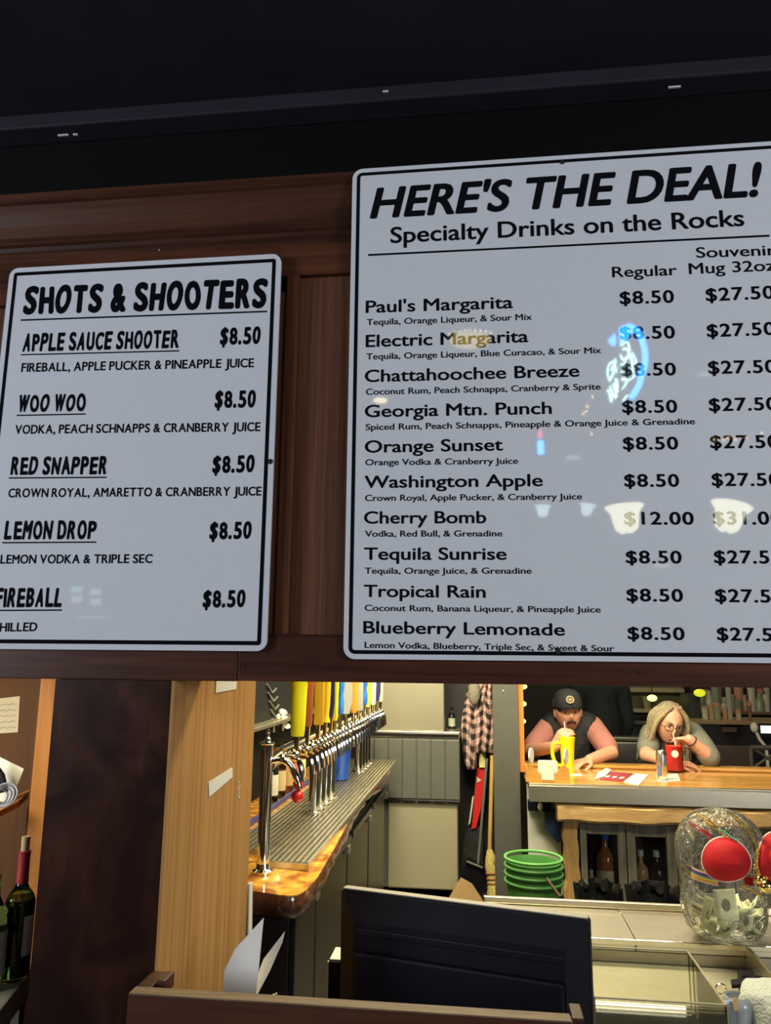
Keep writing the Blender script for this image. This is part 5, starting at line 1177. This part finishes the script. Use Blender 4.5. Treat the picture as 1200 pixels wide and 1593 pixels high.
face_parts(Mw, .98, wom, brow=(.25, .17, .09), lipc=(.50, .18, .15))
# hair: cap shell plus many long locks
M_hair = mat('blonde_grey_hair', (.33, .28, .17), .8, var=.22, scale=50, bump=.6)
M_hair2 = mat('ash_hair', (.26, .22, .15), .85, var=.2, scale=60, bump=.6)
hs = MB(); hs.sphere(Mw @ Vector((0, .020, .022)), .098, 22, (.90, .94, 1.04), Mw.to_3x3()); ho = hs.build('hair', M_hair2, wom, smooth=True)
bm = bmesh.new(); bm.from_mesh(ho.data); Mi = Mw.inverted(); b0 = WLOC[wom.name]
bmesh.ops.delete(bm, geom=[f for f in bm.faces if (lambda q: q.y < -.045 and q.z < .062)(Mi @ (f.calc_center_median()+b0))], context='FACES'); bm.to_mesh(ho.data); bm.free()
r_ = random.Random(5)
for k in range(46):
    s_ = -1 if k % 2 else 1; u = r_.random(); a = R(20+u*95)
    top = Mw @ Vector((s_*(.006+.03*r_.random()), -.066+u*.09, .118-.01*r_.random())); sd_ = Mw @ Vector((s_*(.074+.016*math.sin(a)+.006*r_.random()), -.060+u*.10, .045-.02*r_.random()))
    mid_ = Mw @ Vector((s_*(.088+.012*r_.random()), -.052+u*.10, -.05)); en = Mw @ Vector((s_*(.085+.05*r_.random())+(.03 if s_ > 0 else 0), -.03+u*.10, -.17-.09*r_.random()))
    q = bez([top, sd_, mid_, mid_.lerp(en, .5)+Vector((.008*math.sin(k), 0, 0)), en], 20); w_ = .010+.006*r_.random()
    MB().tube(q, [w_*.5]*3+[w_]*(len(q)-6)+[w_*.7, w_*.4, w_*.15], 6).build('hair_lock', M_hair if r_.random() > .35 else M_hair2, ho, smooth=True)
# glasses
M_frame = mat('dark_spectacle_frame', (.05, .03, .02), .3)
gl = None
for s_ in (-1, 1):
    q = [Mw @ Vector((s_*.032+.025*math.cos(a), -.104+.006*abs(math.cos(a)), .002+.019*math.sin(a))) for a in [2*math.pi*k/20 for k in range(21)]]
    o = MB().tube(q, .0024, 6, caps=False).build('glasses_rim' if gl is None else 'glasses_rim', M_frame, wom, smooth=True); gl = gl or o
    MB().tube([Mw @ Vector((s_*.057, -.100, .004)), Mw @ Vector((s_*.080, -.05, .006)), Mw @ Vector((s_*.082, .0, .002))], .002, 6).build('temple_arm', M_frame, wom, smooth=True)
MB().tube([Mw @ Vector((-.008, -.107, .004)), Mw @ Vector((.008, -.107, .004))], .002, 6).build('nose_bridge', M_frame, wom)
M_grey = mat('grey_shirt', (.20, .20, .165), .9, bump=.3, scale=16)
mb = MB(); chain(mb, [(pelvis, .170), (chest+Vector((0, .02, -.12)), .160), (chest+Vector((0, .01, -.01)), .160)]); cap_(mb, sL+Vector((.02, 0, -.02)), .082, sR+Vector((-.02, 0, -.02)), .082)
for q in (sL, sR): cap_(mb, neck+Vector((0, .01, -.01)), .055, q, .064)
chain(mb, [(sL, .064), (sL.lerp(eL, .72), .064)]); chain(mb, [(sR, .064), (sR.lerp(eR, .6), .066), (eR+Vector((0, .014, 0)), .060), (eR+(wR-eR)*.12+Vector((.0, .012, -.0)), .056)])
mb.lathe([(.062, -.02), (.056, .02), (.054, .02), (.0, .0)], neck+Vector((0, .01, -.01)), 16)
fuse(mb, 'grey_shirt', M_grey, wom, .008, 4)
q = wR+(eR-wR)*.12; MB().tube(circ(q, .030, 20, (eR-wR))+[circ(q, .030, 20, (eR-wR))[0]], .0028, 6, caps=False).build('bracelet', M_blackp, wom, smooth=True)
mb = MB()
for s_ in (-1, 1): chain(mb, [(pelvis+Vector((s_*.09, 0, -.01)), .115), (pelvis+Vector((s_*.12, -.30, -.04)), .085), (pelvis+Vector((s_*.12, -.30, -.48)), .062)])
fuse(mb, 'trousers', M_jean, wom, .012, 3)
for s_ in (-1, 1): MB().sphere(pelvis+Vector((s_*.12, -.38, -.55)), .055, 12, (.85, 1.9, .7)).build('shoe', M_blackp, wom, smooth=True)
seat_stool((pelvis.x, 5.14), 'dark bar stool under the blonde woman')

# ================================================================== HALL BEHIND THE CUSTOMERS
struct('wall_rear_hall', MB().box(-4.5, 4.5, 9.3, 9.36, 0, 2.75), mat('hall_wall', (.035, .028, .022), .6))
struct('wall_right_hall', MB().box(4.4, 4.45, 1.65, 9.3, 0, 2.75), mat('hall_wall', (.035, .028, .022), .6))
# person in the back
hz = 6.95; P = at(934, 1110, Y=hz)
dk = thing('person', (P.x, hz, 0), 'person in dark clothes standing in the hall between the two customers', 'person')
mb = MB(); X = P.x
chain(mb, [(Vector((X, hz, .95)), .15), (Vector((X, hz, 1.25)), .155), (Vector((X, hz, 1.42)), .13)]); cap_(mb, (X-.15, hz, 1.50), .07, (X+.15, hz, 1.50), .07)
chain(mb, [(Vector((X, hz, 1.5)), .06), (Vector((X, hz, 1.62)), .055)]); head_bm(mb, Rm(Vector((X, hz, 1.74)), 0, 0, R(180)), 1.0)
for s_ in (-1, 1):
    chain(mb, [(Vector((X+s_*.19, hz, 1.48)), .055), (Vector((X+s_*.23, hz+.02, 1.20)), .042), (Vector((X+s_*.19, hz+.16, 1.02)), .03)])
    hand(mb, Vector((X+s_*.19, hz+.16, 1.02)), Vector((-s_*.3, .8, -.2)), Vector((0, .2, 1)), R(30), 1, s_)
    chain(mb, [(Vector((X+s_*.09, hz, .92)), .09), (Vector((X+s_*.10, hz-.02, .50)), .065), (Vector((X+s_*.10, hz, .09)), .045), (Vector((X+s_*.10, hz+.12, .05)), .04)])
fuse(mb, 'body', M_skin, dk, .010, 3)
mb = MB(); chain(mb, [(Vector((X, hz, .95)), .17), (Vector((X, hz, 1.25)), .18), (Vector((X, hz, 1.42)), .155)]); cap_(mb, (X-.15, hz, 1.50), .085, (X+.15, hz, 1.50), .085)
for s_ in (-1, 1): chain(mb, [(Vector((X+s_*.19, hz, 1.48)), .072), (Vector((X+s_*.23, hz+.02, 1.20)), .06), (Vector((X+s_*.20, hz+.12, 1.06)), .05)])
fuse(mb, 'jacket', mat('navy_jacket', (.020, .026, .032), .8), dk, .012, 4)
mb = MB()
for s_ in (-1, 1): chain(mb, [(Vector((X+s_*.09, hz, .92)), .115), (Vector((X+s_*.10, hz-.02, .50)), .085), (Vector((X+s_*.10, hz, .10)), .065)])
fuse(mb, 'trousers', M_jean, dk, .012, 3)
MB().sphere((X, hz+.0, 1.775), .10, 16, (.9, 1.05, .95)).build('hair', mat('brown_hair', (.06, .035, .02)), dk, smooth=True)
# lit wall niche behind (beige) and booths
def H(px, py, Y): return at(px, py, Y=Y)
def hbox(name, a, b, Y0, dep, m, lab, cat, bev=.006, par=None):
    p, q = H(*a, Y0), H(*b, Y0)
    o = MB().box(min(p.x, q.x), max(p.x, q.x), Y0, Y0+dep, min(p.z, q.z), max(p.z, q.z), bev).build(name, m, par)
    return tag(o, lab, cat) if lab else o
M_boothd = mat('dark_booth_vinyl', (.018, .012, .012), .3)
M_beige = mat('hall_beige', (.36, .31, .18), .7)
n1 = thing('service_counter', (H(985, 1110, 8.2).x, 8.3, 0), 'beige lit service counter with pale shelf behind the standing person', 'counter')
hbox('counter_back', (955, 1040), (1066, 1104), 8.25, .06, mat('olive_wall', (.16, .15, .085), .7), None, None, par=n1)
hbox('pale_shelf', (955, 1103), (1066, 1110), 8.0, .24, M_beige, None, None, par=n1)
hbox('top_trim', (955, 1070), (1066, 1078), 8.1, .14, M_beige, None, None, par=n1)
p, q = H(955, 1111, 8.05), H(1066, 1111, 8.05); MB().box(p.x, q.x, 8.05, 8.25, 0, q.z-.01, .004).build('counter_base', M_boothd, n1)
p = H(1008, 1104, 7.95+.12); cu_ = thing('paper_cup', p, 'beige paper cup on the pale shelf behind the woman', 'cup'); MB().lathe([(0, 0), (.035, 0), (.05, .12), (.046, .12), (.032, .004), (0, .004)], (p.x, p.y, H(1008, 1103, 8.1).z+.002), 16).build('cup_body', M_beige, cu_, smooth=True)
def booth(a, b, Y0, lab, zf=0):
    p, q = H(*a, Y0), H(*b, Y0); t = thing('booth_seat', ((p.x+q.x)/2, Y0+.1, 0), lab, 'booth')
    MB().box(p.x, q.x, Y0, Y0+.12, .42, p.z-.03, .02).build('backrest', M_boothd, t, smooth=True)
    MB().box(p.x, q.x, Y0-.01, Y0+.13, p.z-.029, p.z, .008).build('top_rail', mat('booth_top_highlight', (.10, .09, .075), .25), t, smooth=True)  # paler rail colour paints the highlight line along the dark bench top
    MB().box(p.x, q.x, Y0+.121, Y0+.6, .30, .46, .02).build('seat_cushion', M_boothd, t, smooth=True)
    MB().box(p.x+.02, q.x-.02, Y0+.01, Y0+.55, 0, .299).build('seat_base', M_boothd, t)
    return t
booth((943, 1122), (1010, 1122), 7.35, 'dark booth back behind the man, upper of two rails')
booth((938, 1146), (1085, 1146), 6.1, 'dark booth back nearest behind the customers, lower rail')
hb_ = hbox('partition', (1078, 1160), (1175, 1215), 5.9, .06, mat('brown_partition', (.045, .028, .022), .5), 'dark brown low partition right of the woman', 'partition')
hb_.location.z = 0; hb_.scale.z = H(1100, 1160, 5.9).z/max(hb_.dimensions.z, .01)
# far counter with cups
FCY = 6.9
fz = H(1140, 1122, FCY).z
fc = thing('far_counter', (H(1150, 1122, FCY).x, FCY+.3, 0), 'far counter with dark front and light wooden top full of glassware', 'counter')
MB().box(H(1066, 1122, FCY).x, 3.6, FCY, FCY+.55, fz-.03, fz, .006).build('counter_top', mat('far_top_wood', (.34, .24, .12), .4), fc)
MB().box(H(1066, 1122, FCY).x+.02, 3.58, FCY+.05, FCY+.5, 0, fz-.031, .004).build('counter_front', mat('far_front', (.012, .010, .012), .35), fc)
hbox('panel_inset', (1124, 1131), (1148, 1140), FCY+.03, .012, mat('brown_inset', (.10, .055, .035), .6), None, None, par=fc)
items = [(1098, 'paper_cup', 'white paper cup', .05, .10, (.62, .58, .45)), (1108, 'paper_cup', 'tan banded paper cup', .045, .12, (.50, .36, .2)), (1117, 'glass_jar', 'pale green jar with copper lid', .06, .13, (.32, .36, .25)),
         (1129, 'jar', 'small orange topped jar', .04, .09, (.55, .30, .15)), (1137, 'tall_glass', 'tall clear glass with tan base', .045, .30, (.40, .40, .36)), (1150, 'jar', 'squat cream jar', .045, .08, (.5, .45, .35)), (1168, 'jar', 'brown bottle shaped jar', .03, .14, (.20, .12, .08))]
for px, nm, lb, r, hgt, c in items:
    r *= .55
    x = H(px, 1120, FCY+.15).x; t = thing(nm, (x, FCY+.15, fz+.001), lb+' on the far counter', 'glassware')
    MB().lathe([(0, 0), (r*.85, 0), (r, hgt), (r*.9, hgt), (r*.78, .005), (0, .005)], (x, FCY+.15, fz+.001), 14).build('vessel', mat('far_'+lb.replace(' ', '_'), c, .3), t, smooth=True)
    MB().lathe([(r*1.03, hgt-.02), (r*1.05, hgt+.006), (0, hgt+.008)], (x, FCY+.15, fz+.001), 14).build('lid', mat('far_lid_%d' % (px % 3), [(.5, .42, .3), (.55, .3, .16), (.6, .58, .5)][px % 3], .4), t, smooth=True)
# upper rack of hanging glassware
rk = thing('glass_rack', (H(1150, 1085, 7.5).x, 7.5, 1.2), 'long rack crowded with glassware and bottles above the far counter', 'rack')
rz1, rz2 = H(1150, 1108, 7.5).z, H(1150, 1082, 7.5).z
MB().box(H(1090, 1085, 7.5).x, 3.7, 7.5, 7.8, rz1-.02, rz1, .004).build('rack_shelf', mat('rack_wood', (.14, .10, .07), .5), rk)
MB().box(H(1090, 1085, 7.5).x, 3.7, 7.81, 7.85, 0, 2.4, .004).build('rack_back', mat('rack_dark', (.03, .022, .02), .5), rk)
ORD = 'first second third fourth fifth sixth seventh eighth ninth tenth eleventh twelfth thirteenth fourteenth fifteenth sixteenth seventeenth eighteenth nineteenth twentieth'.split(); gr = 'glassware on the far rack'; r_ = random.Random(11)
for k in range(20):
    px = 1094+k*5.6; hgt = r_.uniform(.08, .30); r = r_.uniform(.028, .05); x = H(px, 1100, 7.6).x
    if x > 3.6: break
    c = r_.choice([(.55, .52, .42), (.42, .42, .34), (.38, .22, .16), (.25, .3, .22), (.62, .6, .5), (.5, .25, .2)])
    nm, adj = r_.choice([('glass_bottle', 'slim bottle'), ('drinking_glass', 'glass'), ('glass_jar', 'jar')])
    tag(MB().lathe([(0, 0), (r, 0), (r, hgt*.6), (r*.5, hgt*.8), (r*.5, hgt), (0, hgt)] if 'bottle' in nm else [(0, 0), (r*.8, 0), (r, hgt), (r*.9, hgt), (r*.7, .01), (0, .01)], (x, 7.62+.06*(k % 2), rz1+.001), 12).build(nm, mat('rack_item_%d%d' % (int(c[0]*100), int(c[2]*100)), c, .25), smooth=True), '%s %s, %s from the left on the far glass rack' % ({55: 'cream', 42: 'olive', 38: 'brown', 25: 'green', 62: 'white', 50: 'red'}[int(c[0]*100+.5)], nm.replace('_', ' '), ORD[k]), 'glassware', gr)
p = H(1089, 1078, 7.0); yl = thing('yellow_lamp', p, 'yellow hanging lamp above the far counter', 'lamp'); MB().sphere(p, .036, 14, (1.4, .5, .9)).build('lamp_globe', mat('yellow_lamp_glow', (.7, .7, .05), .4, emit=(.75, .80, .03), es=.8), yl, smooth=True); MB().tube([p, (p.x, p.y, 2.749)], .004, 6).build('cord', M_blackm, yl)
bq = hbox('dark_cabinet', (1072, 1084), (1092, 1121), 7.2, .3, mat('dark_teal_panel', (.03, .04, .032), .5), 'dark green box left of the far glassware', 'box')
bq.location.z = fz+.001
# bright screen and blue glow
sc_ = thing('screen', (H(1190, 1134, 6.3).x, 6.3, 1.0), 'bright bluish white screen at the right edge of the hall', 'screen')
hbox('screen_housing', (1180, 1126), (1216, 1150), 6.32, .05, M_blackp, None, None, par=sc_)
hbox('lit_display', (1184, 1129), (1212, 1141), 6.310, .009, mat('lit_display', (.5, .6, .6), .3, emit=(.75, 1, .95), es=2.2), None, None, par=sc_, bev=.003)
p = H(1198, 1150, 6.34); MB().box(p.x-.03, p.x+.03, 6.33, 6.37, 0, p.z+.01).build('stand', M_blackp, sc_)
# cross-back chair
CY = 5.45; ch = thing('cross_back_chair', (H(1192, 1180, CY).x, CY+.2, 0), 'dark metal chair with crossed back bars at the right edge', 'chair')
c0, c1 = H(1168, 1163, CY), H(1218, 1163, CY); cz0 = H(1168, 1195, CY).z
M_cm = mat('grey_chair_metal', (.07, .06, .055), .35)
MB().tube([c0, c1], .016, 8).build('top_rail', M_cm, ch, smooth=True); MB().tube([(c0.x, CY, cz0), (c1.x, CY, cz0)], .012, 8).build('lower_rail', M_cm, ch)
MB().tube([(c0.x+.01, CY, c0.z), (c1.x, CY, cz0)], .009, 6).build('cross_bar', M_cm, ch); MB().tube([(c0.x+.01, CY+.012, cz0), (c1.x, CY+.012, c0.z)], .009, 6).build('cross_bar', M_cm, ch)
for x in (c0.x, c1.x):
    MB().tube([(x, CY, c0.z), (x, CY, 0)], .014, 8).build('leg', M_cm, ch); MB().tube([(x, CY+.42, .75), (x, CY+.42, 0)], .014, 8).build('leg', M_cm, ch)
MB().box(c0.x-.01, c1.x+.01, CY, CY+.44, .75, .79, .01).build('seat', M_boothd, ch)
p = H(1174, 1132, 5.95); tag(MB().sphere(p, .028, 12, (1, 1, 1.3)).tube([p, p+Vector((.03, 0, -.08)), p+Vector((.07, 0, -.13)), (p.x+.08, p.y, 0)], .012, 6).build('white_flower', mat('pale_flower', (.55, .52, .42), .7), smooth=True), 'white flower on a drooping stalk before the far counter', 'flower')
# glowing dots modelled for ceiling-light reflections on the left, a pendant in the middle
for k, (px, py) in enumerate(((814, 1068), (813, 1095), (812, 1122))):
    p = H(px, py, 8.6); t = thing('reflection_dot', p, ['topmost', 'middle', 'lowest'][k]+' small yellow-green light reflection by the orange jamb in the hall', 'lamp')
    MB().sphere(p, .038, 12, (1.2, .6, .8)).build('bulb', mat('reflection_dot_glow', (.8, .8, .4), .3, emit=(.85, .85, .35), es=1.6), t, smooth=True); MB().box(p.x-.01, p.x+.01, 8.6, 9.3, p.z-.01, p.z+.01).build('arm', M_blackm, t)
p = H(1015, 1086, 7.8); t = thing('pendant_lamp', p, 'round yellow-green pendant lamp above the paper cup', 'lamp'); MB().sphere(p, .042, 14, (1.1, 1, .75)).build('bulb', mat('lime_bulb', (.8, .85, .3), .3, emit=(.80, .90, .25), es=2.2), t, smooth=True); MB().tube([p, (p.x, p.y, 2.749)], .004, 6).build('cord', M_blackm, t)

# ================================================================== FRONT ROOM (seen only as reflections in the glossy signs)
struct("wall_rear_front_room", MB().box(-4.5, 4.5, -5.2, -5.15, 0, 4.6), mat('front_room_wall', (.06, .06, .07), .8))
def V2(px, py, Yv): p = at(px, py, Y=Yv); return Vector((p.x, 2*SY-p.y, p.z))
M_shade = mat('lit_glass_shade', (.8, .78, .62), .4, emit=(1, .97, .66), es=13)
M_shade_b = mat('cool_lit_shade', (.7, .78, .8), .4, emit=(.72, .95, 1.0), es=9)
def shade_lamp(px, py, Yv, s, lean, lab, m=M_shade):
    c = V2(px, py, Yv); t = thing('glass_shade_lamp', c, lab, 'lamp'); ax = Vector((lean, 0, 1)).normalized()
    MB().lathe([(.0, 0), (.030*s, 0), (.052*s, .018*s), (.060*s, .05*s), (.066*s, .095*s), (.092*s, .128*s), (.090*s, .131*s), (.062*s, .099*s), (.056*s, .05*s), (.0, .012*s)], c, 28, axis=ax).build('glass_shade', m, t, smooth=True)
    MB().tube([c-ax*.001, c-ax*.04, (c.x, c.y, c.z-.12), (c.x+.02, c.y-.1, c.z+.25), (c.x+.02, c.y-.1, 4.6)], .008, 8).build('arm', M_blackm, t, smooth=True)
shade_lamp(976, 829, 3.3, .88, -.06, 'left of the two large lit bell glass shades reflected in the sign')
shade_lamp(1130, 827, 3.3, .90, .28, 'right of the two large lit bell glass shades, leaning outward')
shade_lamp(845, 804, 7.2, .80, 0, 'left small distant bell shade lamp', M_shade_b); shade_lamp(912, 802, 7.2, .80, .2, 'right small distant bell shade lamp', M_shade_b)
# neon sign
NYv = 4.2
ne = thing('neon_sign', V2(985, 640, NYv), 'neon sign with white script inside a blue arc and arrow', 'neon sign')
M_nb = mat('blue_neon', (.1, .3, 1), .3, emit=(.02, .26, 1), es=52); M_nw = mat('white_neon', (.8, 1, 1), .3, emit=(.55, 1, .93), es=34)
def nz(pts): return [V2(930+x/9.958, 490+y/9.958, NYv) for x, y in pts]
for pts, r in (([(540, 200), (620, 250), (690, 400), (735, 560), (735, 750), (690, 900), (650, 1060), (590, 1180), (520, 1280)], .016), ([(215, 430), (300, 350), (400, 240), (540, 195)], .026), ([(300, 400), (390, 350), (430, 260)], .028)):
    MB().tube(bez(nz(pts), 32), r, 8).build('blue_tube', M_nb, ne, smooth=True)
for pts in ([(160, 920), (165, 800), (225, 725), (262, 770), (250, 880), (200, 1010), (165, 960), (160, 920)], [(210, 860), (235, 800)], [(285, 680), (270, 780), (305, 880), (355, 830), (340, 750)], [(310, 620), (340, 720), (390, 780), (430, 720)], [(345, 600), (380, 680), (440, 690), (500, 630)],
            [(365, 480), (420, 420), (475, 440), (495, 560), (470, 640), (400, 700)], [(380, 540), (430, 520), (470, 560)], [(140, 1170), (175, 1180), (212, 1340), (225, 1250)], [(190, 1110), (270, 1275), (290, 1225), (240, 1070)], [(240, 1060), (310, 1190), (285, 990), (345, 1140)], [(330, 1180), (400, 1130), (450, 1040), (440, 980), (370, 1010)],
            [(480, 1010), (570, 940), (530, 770), (600, 740), (545, 610), (515, 650), (540, 740)], [(400, 900), (380, 880), (340, 960), (430, 1010)], [(460, 1240), (355, 1380)]):
    MB().tube(bez(nz(pts), 24), .0046, 6).build('white_tube', M_nw, ne, smooth=True)
MB().tube([nz([(450, 1300)])[0]+Vector((0, -.06, 0)), nz([(450, 1300)])[0]+Vector((0, -.06, 0))*1+Vector((0, 0, 4.6-nz([(450, 1300)])[0].z))], .006, 6).build('hanger', M_blackm, ne)
# small pink and blue neon
n2 = thing('small_neon_sign', V2(841, 690, 5.0), 'small neon sign with pink top and blue tube', 'neon sign')
MB().tube([V2(841, 668, 5), V2(840, 680, 5)], [.006, .016], 8).build('pink_tube', mat('pink_neon', (1, .1, .3), .3, emit=(1, .05, .25), es=16), n2)
MB().tube([V2(841, 686, 5), V2(842, 706, 5)], .020, 8).build('blue_tube', M_nb, n2)
# gold bowl lamps and fairy lights
gl_ = thing('gold_bowl_lamp', V2(735, 525, 4.6), 'shallow golden bowl ceiling lamp', 'lamp')
M_gb = mat('gold_lamp_glow', (.8, .6, .2), .4, emit=(1, .72, .18), es=5.5); M_gb2 = mat('hot_lamp_glow', (1, .9, .5), .4, emit=(1, .86, .40), es=15)
c = V2(732, 532, 4.6); MB().lathe([(0, -.03), (.07, -.02), (.125, .005), (.13, .012), (.0, .012)], c, 24).build('bowl', M_gb, gl_, smooth=True)
MB().sphere(c+Vector((0, 0, .03)), .05, 12, (1.1, 1, .45)).build('bulb', M_gb2, gl_, smooth=True)
for k in range(9): MB().sphere(c+Vector((-.13+.0325*k, 0, .058+.022*math.sin(math.pi*k/8))), .0075, 8).build('rim_bulb', M_gb2, gl_)
MB().tube([c+Vector((0, 0, .05)), (c.x, c.y, 4.6)], .005, 6).build('cord', M_blackm, gl_)
c = V2(592, 623, 6); t = thing('gold_disc_lamp', c, 'small golden disc lamp far in the front room', 'lamp'); MB().sphere(c, .06, 14, (1, 1, .25)).build('disc', M_gb2, t, smooth=True); MB().tube([c, (c.x, c.y, 4.6)], .005, 6).build('cord', M_blackm, t)
for k, (px, py) in enumerate(((922, 617), (914, 632), (907, 644), (921, 675), (912, 640), (1112, 684), (1126, 684), (1144, 684), (1162, 681), (1186, 674), (1133, 681))):
    tag(MB().sphere(V2(px, py, 4.6), .0062, 8).build('fairy_light', mat('fairy_glow', (1, .8, .4), .3, emit=(1, .62, .22), es=34)), ['highest of the left string', 'second highest of the left string', 'lowest of the left string', 'stray one under the left string', 'third of the left string', 'leftmost of the right string', 'second of the right string', 'fourth of the right string', 'fifth of the right string', 'rightmost of the right string', 'low third of the right string'][k]+' of tiny warm fairy lights', 'fairy light', 'fairy lights in the front room')
# far window panes reflected in the smaller sign
wn = thing('far_window', V2(134, 925, 6.5), 'far bluish window with four small panes', 'window')
for px, py in ((119, 917), (149, 921), (119, 932), (149, 936)):
    c = V2(px, py, 6.5); MB().box(c.x-.05, c.x+.05, c.y-.005, c.y+.005, c.z-.028, c.z+.028, .004).build('pane', mat('window_glow', (.4, .6, .8), .3, emit=(.5, .8, 1), es=3.5), wn)
c = V2(134, 927, 6.5); MB().box(c.x-.16, c.x+.16, c.y-.04, c.y-.006, c.z-.12, c.z+.12, .004).build('window_frame', M_blackm, wn)
c = V2(145, 960, 6.3); t = thing('light_strip', c, 'thin pinkish light strip low in the front room', 'lamp'); MB().box(c.x-.16, c.x+.16, c.y-.005, c.y+.005, c.z-.004, c.z+.004).build('tube', mat('strip_glow', (1, .7, .7), .3, emit=(1, .6, .6), es=4), t)
for (px, py) in ((1098, 582), (892, 712), (1030, 880)):
    c = V2(px, py, 5.2); tag(MB().box(c.x-.05, c.x+.05, c.y-.005, c.y+.005, c.z-.016, c.z+.016, .003).build('glint_panel', mat('dim_panel_glow', (.7, .8, .7), .3, emit=(.8, .9, .8), es=2.2)), 'small dim light panel reflected at %s of the large sign' % ('upper right' if py < 600 else 'middle' if py < 800 else 'lower right'), 'light panel')
